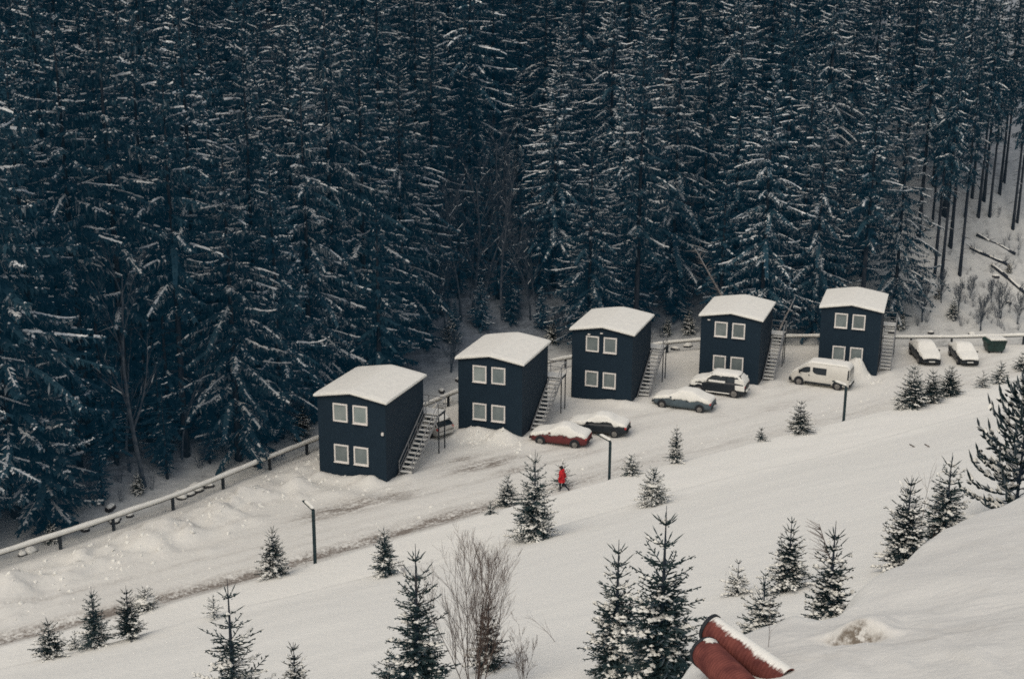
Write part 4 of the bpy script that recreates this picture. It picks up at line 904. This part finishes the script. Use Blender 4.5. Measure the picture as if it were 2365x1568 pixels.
# logs and rocks
def log(px0, py0, px1, py1, r, label):
    r *= .62
    a = Vector(ground(px0, py0)); b = Vector(ground(px1, py1)); rd = random.Random(int(px0)); mb = MB()
    pts = [a.lerp(b, k/6)+Vector((0, 0, r*.5+rd.uniform(-.05, .08))) for k in range(7)]; mb.tube(pts, [r*rd.uniform(.8, 1.15) for _ in pts], 8)
    for k in range(9):
        q = a.lerp(b, rd.random())+Vector((0, 0, r)); mb.tube([q, q+Vector((rd.uniform(-.6, .6), rd.uniform(-.6, .6), rd.uniform(.1, .6)))], [.04, .012], 4)
    d = (b-a).normalized(); w_ = Vector((-d.y, d.x, 0)).normalized(); sn = []
    for k, p in enumerate(pts):
        h = r*rd.uniform(.75, 1.0); sn.append([p-w_*r*.75+Vector((0, 0, h*.5)), p-w_*r*.3+Vector((0, 0, h+.09)), p+w_*r*.4+Vector((0, 0, h+.08)), p+w_*r*.8+Vector((0, 0, h*.4))])
    mb.loft(sn[:3], 1, True, True); mb.loft(sn[3:6], 1, True, True)
    tag(link_mesh('fallen_log', mb.mesh('fallen_log', [M['bark'], M['snow']], True)), label, 'log')
log(2255, 545, 2345, 590, .28, 'upper dark fallen log on the open slope at the right edge')
log(2240, 575, 2330, 615, .24, 'lower fallen log on the open slope under the other one')
log(2290, 615, 2368, 680, .3, 'thick fallen log at the right picture edge above the bin')
log(2125, 540, 2160, 522, .15, 'small fallen stem between the bare stems on the right slope')
def rock(name, x, y, s, seed, mt, capk=.75, sink=.25, flat_=.7):
    rd = random.Random(seed); mb = MB(); n = 14; rings = []; caps = []; ph = [rd.uniform(0, 6.28) for _ in range(4)]
    z = hz(x, y)
    def rr(a, f): return 1+.16*math.sin(2*a+ph[0])+.10*math.sin(3*a+ph[1])+.07*math.sin(5*a+ph[2]+f*3)+rd.uniform(-.05, .05)
    for k in range(7):
        f = k/6; rad = math.sin(math.pi*(.15+.85*(1-f)*.95+.0)/1.0*.5+.0) if k else .8; rad = [.85, 1, 1.02, .95, .8, .55, .12][k]
        rings.append([(s*rad*rr(6.283*j/n, f)*math.cos(6.283*j/n), s*rad*rr(6.283*j/n, f)*math.sin(6.283*j/n)*.8, s*flat_*(f*1.25-sink)) for j in range(n)])
    root = empty(name, (x, y, z), rd.uniform(0, 6.28)); mb.loft(rings); mb.build('stone', mt, root, smooth=False)
    if capk:
        cm = MB(); cr_ = []
        top = [rings[4], rings[5], rings[6]]
        base = [(p[0]*1.04, p[1]*1.04, p[2]-.03*s) for p in rings[3]] if capk > .7 else [(p[0]*1.03, p[1]*1.03, p[2]) for p in rings[4]]
        cr_ = [base, [(p[0]*.98, p[1]*.98, p[2]+.16*s) for p in base], [(p[0]*1.05, p[1]*1.05, p[2]+.2*s) for p in rings[5]], [(p[0], p[1], p[2]+.18*s) for p in rings[6]]]
        cm.loft(cr_); cm.build('snow_cap', M['snow'], root, smooth=True)
    return root
RK = [(70, 1276, .45), (52, 1283, .35), (196, 1225, .3), (265, 1203, .5), (255, 1175, .4), (300, 1192, .3), (418, 1148, .55), (452, 1132, .6), (440, 1145, .35), (480, 1125, .4), (215, 1160, .35), (590, 1075, .35), (690, 1018, .35), (1010, 945, .45), (1035, 930, .5), (1020, 905, .35), (1060, 880, .4), (2150, 770, .3), (2245, 775, .4), (1590, 800, .45), (1560, 808, .4), (2120, 680, .3), (2300, 640, .35), (2330, 700, .3), (2060, 770, .4)]
for k, (px, py, s) in enumerate(RK):
    x, y, z = ground(px, py); tag(rock('boulder', x, y, s, 300+k, M['rock'], .6 if s < .45 else .75), 'dark boulder with a thin snow cap beside the railing', 'boulder', 'boulders along the railing')

# ---- young spruces on the near slope
def young(H, Rm, seed, dens=1.0, snow=.3, lead=.16, upang=.75, mats=None, tuft=1.0, low=0.04, bold=1.0):
    rd = random.Random(seed); u = rd.uniform; T = TB()
    rings = []; h = H*(1-lead); st = H*.075 if H > 3 else .22
    while h > H*low:
        ff = (H-h)/H; s_ = st*(1.45-.75*min(1, ff*1.6)); rings.append((h, True))
        if ff > .38: rings.append((h-s_*.35, False)); rings.append((h-s_*.65, False))
        h -= s_*u(.85, 1.15)
    def needle_rib(p, d, L, w, mi):
        s1 = nrm(-d[1], d[0], .01); T.rib(p, d, L, w, s1, mi, .75); s2 = (d[1]*s1[2]-d[2]*s1[1], d[2]*s1[0]-d[0]*s1[2], d[0]*s1[1]-d[1]*s1[0]); T.rib(p, d, L, w*.9, s2, mi, .75)
    W = .030+.0032*H
    needle_rib((0, 0, H*(1-lead)), (0, 0, 1), H*lead*.99, W*1.15, 0)
    for h, main in rings:
        f = min(1, (H-h)/H); L0 = Rm*min(1, .06+(f*1.06)**.95)*(1 if main else .7); nb = int((6 if main else 4)*(.75+.4*dens)+u(0, 1)); a0 = u(0, 6.28)
        if h < H*.12: L0 *= .9
        for k in range(nb):
            if rd.random() > dens*1.1: continue
            az = a0+6.283*k/nb+u(-.3, .3); L = L0*u(.65, 1.12)+.06; e0 = upang*(1-f)**1.1+.10*u(-1, 1)-.12*f; sag = .22*f*u(.6, 1.4)
            ns = max(2, int(L/.16)); c, s_ = math.cos(az), math.sin(az); prev = (0, 0, h); sb = (1.5 if rd.random() < snow*(.25+1.1*f) else .06)*u(.5, 1)*(.4+.6*f)
            for i in range(1, ns+1):
                x = i/ns; p = (c*L*x, s_*L*x, h+L*(math.tan(e0)*x-sag*x*x+.16*x**3)); d = nrm(p[0]-prev[0], p[1]-prev[1], p[2]-prev[2]); sl = math.dist(p, prev)
                needle_rib(prev, d, sl*1.15, W*(1.15-.3*x)*bold, 0)
                sd = (-s_, c, 0); tl = (L*.42*(1.05-x)*tuft+.05)*min(1, .25+f*2.2)
                if tl > .05:
                    for sg in (-1, 1):
                        for r_ in range(1 if dens < .7 else 2):
                            if rd.random() < .12: continue
                            q = tuple(prev[j]+(p[j]-prev[j])*u(.1, 1) for j in range(3)); fw = u(.7, 1.2); dd = nrm(d[0]*fw+sd[0]*sg, d[1]*fw+sd[1]*sg, d[2]*fw+u(-.30, .15)); l = tl*u(.6, 1.15)
                            needle_rib(q, dd, l, W*.92*bold, 2 if rd.random() < .10+sb*.3 else 0)
                            if l > .2 and dens > .6 and f > .25:
                                for z_ in range(int(l/.13)):
                                    ff = u(.25, .95); q2 = tuple(q[j]+dd[j]*l*ff for j in range(3)); d2 = nrm(dd[0]+u(-.8, .8), dd[1]+u(-.8, .8), dd[2]+u(-.35, .2)); T.rib(q2, d2, l*.32, W*.9*bold, nrm(-d2[1], d2[0], u(-.4, .4)), 0, .7)
                            if rd.random() < sb*.8:
                                ln = l*u(.25, .6); s0 = u(.1, .5)*l; hw_ = u(.018, .04)+.007*H; a = (q[0]+dd[0]*s0, q[1]+dd[1]*s0, q[2]+dd[2]*s0+W*.4); b = (a[0]+dd[0]*ln, a[1]+dd[1]*ln, a[2]+dd[2]*ln); blob(T, a, b, hw_, hw_*u(.6, 1.0), 1, nrm(-dd[1], dd[0], 0))
                if rd.random() < sb*.75:
                    hw_ = u(.03, .06)+.008*H; blob(T, (prev[0], prev[1], prev[2]+W*.4), (p[0], p[1], p[2]+W*.4), hw_, hw_*u(.6, 1.1), 1, (-s_, c, 0))
                prev = p
    return T.mesh('crown', mats or [M['needles'], M['snow'], M['needles_dusted']])
def young_tree(px, py, ty, wpx, label, seed, push=.0, name='young_spruce', cat='tree', **k):
    x, y, z = ground(px, py)
    if push: g_ = math.hypot(x, y); x += x/g_*push; y += y/g_*push; z = hz(x, y)
    H = top_for(x, y, z, ty); Rm = 1.22*wpx/2/(F/np.linalg.norm(np.array([x, y, z-CH])))
    o = empty(name, (x, y, z-.03), random.uniform(0, 6.28)); tag(o, label, cat, 'young spruces on the near slope')
    tm = MB(); tm.tube([(0, 0, -.3), (0, 0, H*.5), (0, 0, H*.97)], [.016*H+.012, .010*H+.008, .006], 6); tm.build('trunk', M['bark'], o, smooth=True, fixn=False)
    link_mesh('crown', young(H, Rm, seed, **k), o); return o, H
YS = [ # px, py(base), top, width px, label, push, options
    (118, 1518, 1428, 75, 'small bushy spruce lowest at the left edge of the near slope', .3, dict(dens=1, snow=.3)),
    (175, 1500, 1462, 50, 'tiny snowy spruce right of the lowest left spruce', .2, dict(dens=.7, snow=.6, lead=.08)),
    (222, 1494, 1348, 75, 'thin spruce, second from the left on the near slope', .3, dict(dens=.72, snow=.2, lead=.2)),
    (300, 1475, 1345, 66, 'slim dark spruce left of the snow topped bush', .2, dict(dens=.95, snow=.15, lead=.2)),
    (338, 1420, 1352, 75, 'squat spruce with a thick cap of snow beside the dark roadside ditch', .9, dict(dens=1, snow=1.0, lead=.25)),
    (495, 1428, 1368, 52, 'small crooked spruce alone above the dark roadside ditch', .0, dict(dens=.5, snow=.5, lead=.15)),
    (633, 1333, 1210, 72, 'neat conical spruce just left of the nearest lamp post', .35, dict(dens=1.05, snow=.35, lead=.16)),
    (889, 1328, 1208, 68, 'conical spruce to the right of the nearest lamp post', .1, dict(dens=.9, snow=.3, lead=.2)),
    (1172, 1172, 1095, 58, 'small dark spruce left of the larger spruce near the person', .5, dict(dens=1.05, snow=.3, lead=.12)),
    (1133, 1187, 1158, 40, 'tiny spruce at the road edge left of the small dark spruce', .2, dict(dens=.8, snow=.5, lead=.08)),
    (1234, 1248, 1030, 118, 'tallest spruce in the middle of the slope, left of the person in red', .3, dict(dens=.95, snow=.45, lead=.17)),
    (1299, 1133, 1058, 62, 'sparse twiggy spruce right behind the person in red', .8, dict(dens=.42, snow=.1, lead=.2)),
    (1457, 1098, 1048, 52, 'small spruce just right of the middle lamp post', .3, dict(dens=.8, snow=.5, lead=.12)),
    (1507, 1168, 1078, 80, 'rounded snow laden spruce in front of the parked cars', .3, dict(dens=1.1, snow=.9, lead=.1)),
    (1560, 1070, 975, 46, 'slim spruce standing in front of the grey blue car', .3, dict(dens=.7, snow=.4, lead=.2)),
    (1757, 1019, 986, 36, 'tiny spruce left of the spruce near the van lamp post', .1, dict(dens=.7, snow=.4, lead=.2)),
    (1846, 1002, 922, 64, 'small spruce left of the lamp post before the van', .3, dict(dens=.95, snow=.45, lead=.14)),
    (2105, 942, 838, 78, 'largest of the spruce group below the buried cars, on its left', .3, dict(dens=1.05, snow=.35, lead=.14)),
    (2080, 946, 912, 40, 'low snowy spruce at the left foot of the group below the buried cars', .1, dict(dens=.9, snow=.9, lead=.05)),
    (2150, 930, 852, 64, 'middle spruce of the group below the buried cars', .3, dict(dens=1.05, snow=.35, lead=.14)),
    (2192, 915, 842, 62, 'right spruce of the group below the buried cars', .3, dict(dens=1.05, snow=.35, lead=.14)),
    (2268, 896, 852, 44, 'small spruce below the green bin, on the left', .1, dict(dens=.6, snow=.5, lead=.2)),
    (2308, 886, 828, 46, 'small spruce with bare tip below the green bin', .1, dict(dens=.7, snow=.5, lead=.25)),
    (2358, 856, 812, 42, 'small spruce at the right picture edge level with the bin', .1, dict(dens=.8, snow=.4, lead=.15)),
    (1420, 1562, 1232, 150, 'greyish spruce with a thin leader left of the darkest spruce', .0, dict(dens=.95, snow=.35, lead=.13)),
    (1522, 1600, 1150, 205, 'large dark spruce left of the rusty pipes', .0, dict(dens=1.15, snow=.28, lead=.13)),
    (965, 1640, 1240, 170, 'tall spruce left of the bare birch bush', .0, dict(dens=.95, snow=.22, lead=.13)),
    (900, 1590, 1508, 90, 'low spruce tips at the foot of the tall spruce by the bare bush', .0, dict(dens=.8, snow=.4, lead=.05)),
    (1128, 1545, 1385, 90, 'small dark spruce standing inside the bare birch bush', .0, dict(dens=.9, snow=.35, lead=.14)),
    (545, 1690, 1322, 190, 'open branched spruce with a long bare leader at the lower left', .0, dict(dens=.62, snow=.2, lead=.15, upang=.6)),
    (684, 1640, 1475, 84, 'small pale spruce at the bottom edge right of the open branched one', .0, dict(dens=.8, snow=.5, lead=.14)),
    (1818, 1362, 1192, 100, 'slim spruce behind the snow covered bushes right of the pipes', .0, dict(dens=.9, snow=.35, lead=.08)),
    (1915, 1408, 1190, 128, 'spruce with one dead side top beside the snow mound', -4.5, dict(dens=1.0, snow=.45, lead=.17)),
    (1762, 1425, 1318, 125, 'loose snow laden spruce just above the rusty pipes', -4, dict(dens=.75, snow=.8, lead=.05)),
    (1702, 1372, 1296, 70, 'bushy snow laden spruce top left of the slim spruce', .0, dict(dens=.7, snow=1.0, lead=.05)),
    (2090, 1272, 1088, 125, 'spruce with a bare leader left of the thin leafless sapling', -3, dict(dens=1.0, snow=.5, lead=.14)),
    (2183, 1212, 1036, 110, 'spruce with a long leader left of the thick pine', -3, dict(dens=.85, snow=.35, lead=.19)),
]
for k, (px, py, ty, wp, lab, ps, opt) in enumerate(YS):
    o, H = young_tree(px, min(py, 1690), ty, wp, lab, 500+k, ps, **opt)
    if 'thick cap of snow' in lab or 'rounded snow laden' in lab:
        rd = random.Random(6); cp_ = MB(); hh_ = H*(.42 if 'thick' in lab else .55); rr_ = H*(.36 if 'thick' in lab else .2); cp_.loft([[(rr_*f*math.cos(.6283*j)*rd.uniform(.85, 1.1), rr_*f*math.sin(.6283*j)*rd.uniform(.85, 1.1), hh_+rr_*zz) for j in range(10)] for f, zz in ((.6, -.12), (1, 0), (.95, .14), (.6, .3), (.12, .36))]); cp_.build('snow_cap', M['snow'], o, smooth=True)
    if 'dead side top' in lab:
        x = MB(); rd = random.Random(3); b = Vector((0, 0, H*.62)); t = Vector((-.45, 0, H*.95)); x.tube([b, t], [.02, .008], 4)
        for q in range(26):
            f = rd.uniform(.1, 1); p = b.lerp(t, f); x.tube([p, p+Vector((-rd.uniform(.25, .6)*(1.2-f*.6), rd.uniform(-.15, .15), rd.uniform(.05, .3)))], [.008, .004], 3, cap=False)
        s_ = x.build('dead_top', M['twig'], o, fixn=False); o.rotation_euler = (0, 0, .1)
# pine with upturned shoots at the right edge
def pine(H, Rm, seed):
    rd = random.Random(seed); u = rd.uniform; T = TB(); mb = MB()
    def brush(p, d, L, w):
        s1 = nrm(-d[1], d[0], .02); s2 = (d[1]*s1[2]-d[2]*s1[1], d[2]*s1[0]-d[0]*s1[2], d[0]*s1[1]-d[1]*s1[0])
        w *= .72
        for sd in (s1, s2, nrm(s1[0]+s2[0], s1[1]+s2[1], s1[2]+s2[2]), nrm(s1[0]-s2[0], s1[1]-s2[1], s1[2]-s2[2])): T.rib(p, d, L, w, sd, 3 if rd.random() < .3 else 0, .75)
    h = H*.97
    brush((0, 0, H*.86), (0, 0, 1), H*.14, .13)
    while h > .1:
        f = (H-h)/H; L0 = Rm*min(1, (f*1.35)**.8); a0 = u(0, 6.28); nb = 6
        for k in range(nb):
            az = a0+6.283*k/nb+u(-.4, .4); L = L0*u(.7, 1.15)+.12; e0 = .75*(1-f)+.15; ns = max(3, int(L/.22)); prev = (0, 0, h-.08); c, s_ = math.cos(az), math.sin(az)
            for i in range(1, ns+1):
                x = i/ns; p = (c*L*x, s_*L*x, h+L*(e0*x*.6-.35*f*x*x+.45*x**3)); d = nrm(*[p[j]-prev[j] for j in range(3)])
                mb.tube([prev, p], [.022*(1.2-x), .018*(1.2-x)], 4, cap=False)
                if x > .3:
                    brush(prev, d, math.dist(p, prev)*1.1, .13)
                    for r_ in range(3):
                        sg = rd.choice((-1, 1)); q = tuple(prev[j]+(p[j]-prev[j])*u(0, 1) for j in range(3)); dd = nrm(d[0]*u(.4, 1)-s_*sg*u(.4, 1), d[1]*u(.4, 1)+c*sg*u(.4, 1), u(.25, 1.0)); l = u(.2, .42); brush(q, dd, l, u(.10, .14))
                        if rd.random() < .5*f+.1:
                            w2 = nrm(-dd[1], dd[0], 0); a = (q[0], q[1], q[2]+.05); b = tuple(a[j]+dd[j]*l*.8 for j in range(3)); hw_ = u(.05, .11)
                            T.q((a[0]-w2[0]*hw_, a[1]-w2[1]*hw_, a[2]), (a[0], a[1], a[2]+.06), (b[0], b[1], b[2]+.06), (b[0]-w2[0]*hw_, b[1]-w2[1]*hw_, b[2]), 1); T.q((a[0], a[1], a[2]+.06), (a[0]+w2[0]*hw_, a[1]+w2[1]*hw_, a[2]), (b[0]+w2[0]*hw_, b[1]+w2[1]*hw_, b[2]), (b[0], b[1], b[2]+.06), 1)
                prev = p
            brush(prev, nrm(d[0]*.5, d[1]*.5, 1), u(.35, .6), .13)
        h -= .34*u(.85, 1.15)
    o_ = len(T.v); T.v += mb.v; T.f += [tuple(i+o_ for i in f) for f in mb.f]; T.m += [2]*len(mb.f)
    return T.mesh('crown', [M['needles'], M['snow'], M['bark'], M['needles_dusted']]), mb
x, y, z = ground(2350, 1142); g_ = math.hypot(x, y); x += x/g_*-3.5; y += y/g_*-3.5; z = hz(x, y); H = top_for(x, y, z, 885); sc_ = F/np.linalg.norm(np.array([x, y, z-CH]))
o = empty('pine_tree', (x, y, z)); tag(o, 'thick pine with upturned finger-like shoots at the right picture edge', 'tree')
cm, bmb = pine(H, 100/sc_, 9); link_mesh('crown', cm, o); tm = MB(); tm.tube([(0, 0, -.3), (0, 0, H*.9)], [.07, .015], 7); tm.build('trunk', M['bark'], o, fixn=False)
# bare birch bush and other leafless plants on the near slope
birch = twigtree(4.6, 21, .36, 10, 2, 0, .70, True, [M['twig'], M['snow']], .85, (11, 15))
bare('bare_bush', 1098, 1600, birch, 1.0, 'big fan shaped leafless birch bush at the bottom edge', 'bush', rz=.4)
small_b = twigtree(1.7, 25, .4, 6, 2, 0, .8, True, [M['twig'], M['snow']], .5, (5, 8))
bare('bare_bush', 1212, 1568, small_b, 1.1, 'low leafless shoots right of the big birch bush', 'bush')
sap = twigtree(2.3, 27, .5, 1, 1, 0, .55, False, [M['twig'], M['snow']], .4, (9, 12))
bare('bare_sapling', 2128, 1236, sap, 1.4, 'thin leafless sapling between the two spruces near the pine', 'sapling', push=-2)
o = bare('bare_sapling', 1281, 1482, sap, .75, 'bent leafless sapling lying in the snow right of the birch bush', 'sapling', rz=0); o.rotation_euler = (R(8), R(-38), R(10))
bare('bare_sapling', 1675, 1370, sap, .4, 'tiny dry stem left of the snow laden spruce top', 'sapling')
bare('bare_sapling', 708, 1308, sap, .5, 'thin dry stem left of the nearest lamp post', 'sapling')
bare('bare_sapling', 1775, 1493, sap, .5, 'dry stems in front of the loose spruce above the pipes', 'sapling')
bare('bare_bush', 2150, 1232, small_b, .55, 'low dead twigs in front of the spruce next to the pine', 'bush', push=-2)
bare('bare_bush', 1318, 1133, small_b, .35, 'few dry twigs right of the person in red', 'bush', push=.5)
for px, py, lab in [(2107, 1033, 'short brown stick poking from the snow, left of a pair'), (2142, 1033, 'short brown stick poking from the snow, right of a pair')]:
    x, y, z = ground(px, py); s = MB(); s.bar((-.18, .02, .16), (.16, -.02, -.02), .06); o = s.build('wooden_stick', M['wood']); o.location = (x, y, z+.03); tag(o, lab, 'stick')
# ---- hillside undergrowth
tuft = young(1.6, .7, 901, .8, .5, .12); tuft2 = young(2.6, .95, 902, .95, .4, .14); ttr = MB(); ttr.tube([(0, 0, -.2), (0, 0, 1.3)], [.03, .01], 5); ttm = ttr.mesh('trunk', M['bark'], True, False)
for px, py, s, lab in [(2200, 735, .8, 'little spruce alone on the open slope above the buried cars'), (2165, 690, .5, 'tiny spruce left of the little spruce on the right slope'), (2330, 630, .5, 'tiny spruce by the fallen logs at the right'), (320, 1140, .6, 'tiny spruce under the leafless tree behind the left railing'), (120, 1255, .6, 'tiny spruce at the railing below the short dark spruce'), (1040, 790, .9, 'small spruce behind the railing left of the second cabin'), (1275, 790, .9, 'small spruce behind the second cabin right eave'), (700, 1005, .9, 'small spruce at the railing touching the first cabin'), (1590, 770, .9, 'small spruce left of the fourth cabin at the railing'), (2080, 760, .8, 'small spruce at the railing right of the farthest stairs'), (1880, 770, .6, 'tiny spruce at the railing left of the farthest cabin'), (1540, 775, .7, 'tiny spruce behind the railing right of the middle cabin stairs')]:
    x, y, z = ground(px, py); o = empty('young_spruce', (x, y, z), rt.uniform(0, 6)); o.scale = (s,)*3; tag(o, lab, 'tree', 'young spruces behind the railing'); link_mesh('trunk', ttm, o); link_mesh('crown', tuft2, o)

# ------------------------------------------------------------------ rusty pipes and earth bank
def pipe(e0, e1, r, label, cover, seed, mats):
    a = Vector(e0); b = Vector(e1); d = (b-a).normalized(); Ln = (b-a).length; s1 = d.cross(Vector((0, 0, 1))).normalized(); s2 = s1.cross(d)
    root = empty('pipe', tuple(a)); tag(root, label, 'pipe', 'rusty corrugated pipes'); a = Vector((0, 0, 0)); n = 36; ns = int(Ln/.01875); rings = []
    for i in range(ns+1):
        x = Ln*i/ns; rr = r+.009*math.sin(2*math.pi*x/.075)
        rings.append([tuple(a+d*x+(s1*math.cos(2*math.pi*k/n)+s2*math.sin(2*math.pi*k/n))*rr) for k in range(n)])
    mb = MB(); mb.loft(rings, caps=False)
    for i in range(ns):
        if math.sin(2*math.pi*(Ln*(i+.5)/ns)/.075) < 0: mb.m[i*n:(i+1)*n] = [2]*n
    ri = [[tuple(a+d*x+(s1*math.cos(2*math.pi*k/n)+s2*math.sin(2*math.pi*k/n))*(r-.03)) for k in range(n)] for x in (Ln-.001, .001)]
    mb.loft([rings[-1], ri[0]], caps=False); mb.loft(ri, 1, caps=False); mb.loft([ri[1], rings[0]], caps=False); mb.build('pipe_wall', mats, root, smooth=True)
    # thin end collar
    c = MB(); R0 = [[tuple(a+d*x+(s1*math.cos(2*math.pi*k/n)+s2*math.sin(2*math.pi*k/n))*q) for k in range(n)] for x, q in ((-.03, r-.015), (-.03, r+.022), (.04, r+.022), (.04, r-.015))]; c.loft(R0+[R0[0]], caps=False); c.build('pipe_rim', M['trim'], root, smooth=True)
    rd = random.Random(seed)
    for x0, x1, a0, a1 in cover:
        sn = []; m_ = 64
        for i in range(m_+1):
            f = i/m_; x = x0+(x1-x0)*f; e = abs(math.sin(math.pi*f))**.35; w0 = a0+(a1-a0)*(.5-.5*e)+.10*rd.uniform(-1, 1)+.30*float(fbm(f*7+seed, .3)); w1 = a1-(a1-a0)*(.5-.5*e)+.12*rd.uniform(-1, 1)+.5*float(fbm(f*6+seed, 4.3)); inn, out = [], []
            for j in range(9):
                g = j/8; an = w0+(w1-w0)*g; h = .002+.022*abs(math.sin(math.pi*g))**.6*e*(1+.3*rd.uniform(-1, 1)); dv = s1*math.cos(an)+s2*math.sin(an); out.append(tuple(d*x+dv*(r+.012+h))); inn.append(tuple(d*x+dv*(r-.01)))
            sn.append(out+inn[::-1])
        q = MB(); q.loft(sn); q.build('snow_cover', M['snow'], root, smooth=True)
S0 = ray(1633, 1446); S1 = ray(1800, 1550)
def on_ray(px, py, dist): d = ray(px, py); return tuple(EYE+d/np.linalg.norm(d)*dist)
def gdist(px, py): return float(np.linalg.norm(np.array(ground(px, py))-EYE))
rp = 31/(F/gdist(1690, 1500)); print('pipe r', rp, [round(gdist(*k), 2) for k in ((1640, 1449), (1781, 1541), (1628, 1507), (1760, 1567))])
pipe(on_ray(1640, 1449, gdist(1781, 1541)+.35), on_ray(1815, 1572, gdist(1781, 1541)-.45), rp*.92, 'upper rusty corrugated pipe, half buried under snow', [], 3, [M['rust_s'], M['rust_in'], M['rust_groove_shade_s']])
pipe(on_ray(1630, 1507, gdist(1760, 1567)+.45), on_ray(1790, 1665, gdist(1760, 1567)-1.6), rp*1.02, 'lower rusty corrugated pipe, mostly clear of snow', [(.02, .2, 1.4, 2.0)], 5, [M['rust'], M['rust_in'], M['rust_dark']])  # rust_dark is the groove colour with the corrugation shading put in
for k, (px, py) in enumerate([]): pass

rc = random.Random(9); cm = MB()
def clod(x, y, s):
    z = 0; n = 6; rg = []
    for k in range(4):
        f = k/3; rr = s*(.9, 1, .75, .2)[k]; rg.append([(x+rr*math.cos(6.283*j/n+k)*rc.uniform(.7, 1.2), y+rr*math.sin(6.283*j/n+k)*rc.uniform(.7, 1.2), z+s*(f*1.1-.35)*rc.uniform(.8, 1.2)) for j in range(n)])
    cm.loft(rg)
for k in range(620):
    m_ = rc.random()
    if m_ < .5: u_ = rc.uniform(-40, -12); s_ = float(ip(FUS, u_))+rc.gauss(3.4, 1.3)
    elif m_ < .60: u_ = rc.uniform(-40, 30); s_ = float(ip(C1, u_))-rc.gauss(3.9, .4)
    elif m_ < .9: i = rc.choice((0, 1, 1, 4)); x, y = hw(i, rc.uniform(-2.4, 3), rc.gauss(-1.3, .5)); u_, s_ = to_us(x, y)
    else: u_ = rc.uniform(-25, 35); s_ = float(ip(FUS, u_))+rc.gauss(1.6, .5)
    x, y = to_xy(u_, s_); clod(x, y, rc.choice((.04, .05, .06, .07, .09, .14)))
va = np.array(cm.v); va[:, 2] += height(va[:, 0], va[:, 1]); cm.v = [tuple(t) for t in va]
tag(cm.build('snow_clods', M['snow'], None), 'loose lumps of ploughed snow along the road edges', None, None, 'stuff')
SKYMIX, SKYGREY, SKYS, SUNS = .6, (3.8, 3.65, 3.48, 1), .145, 1.3

# ------------------------------------------------------------------ light
w = bpy.data.worlds.new('World'); sc.world = w; w.use_nodes = True; nt = w.node_tree; bg = nt.nodes['Background']
sky = nt.nodes.new('ShaderNodeTexSky'); sky.sky_type = 'NISHITA'; sky.sun_disc = False; EL, AZ = R(52), R(215)
sky.sun_elevation = EL; sky.sun_rotation = AZ; sky.dust_density = 4; sky.air_density = 1.5; sky.ozone_density = 1
mx = nt.nodes.new('ShaderNodeMix'); mx.data_type = 'RGBA'; mx.inputs[0].default_value = SKYMIX; mx.inputs[7].default_value = SKYGREY
nt.links.new(sky.outputs[0], mx.inputs[6]); nt.links.new(mx.outputs[2], bg.inputs[0]); bg.inputs[1].default_value = SKYS
sun = bpy.data.lights.new('sun', 'SUN'); sun.energy = SUNS; sun.angle = R(50); sun.color = (1, .92, .80); so = bpy.data.objects.new('sun', sun); COL.objects.link(so)
sd = Vector((math.sin(AZ)*math.cos(EL), math.cos(AZ)*math.cos(EL), math.sin(EL))); so.rotation_euler = sd.to_track_quat('Z', 'Y').to_euler(); so.location = (0, 0, 80)
sc.view_settings.view_transform = 'Standard'; sc.view_settings.look = 'None'; sc.view_settings.exposure = 0; sc.view_settings.gamma = 1
sc.render.engine = 'CYCLES'; sc.cycles.max_bounces = 5; sc.cycles.diffuse_bounces = 4; sc.cycles.glossy_bounces = 2; sc.cycles.transmission_bounces = 2; sc.cycles.use_denoising = False; sc.cycles.filter_width = 1.7
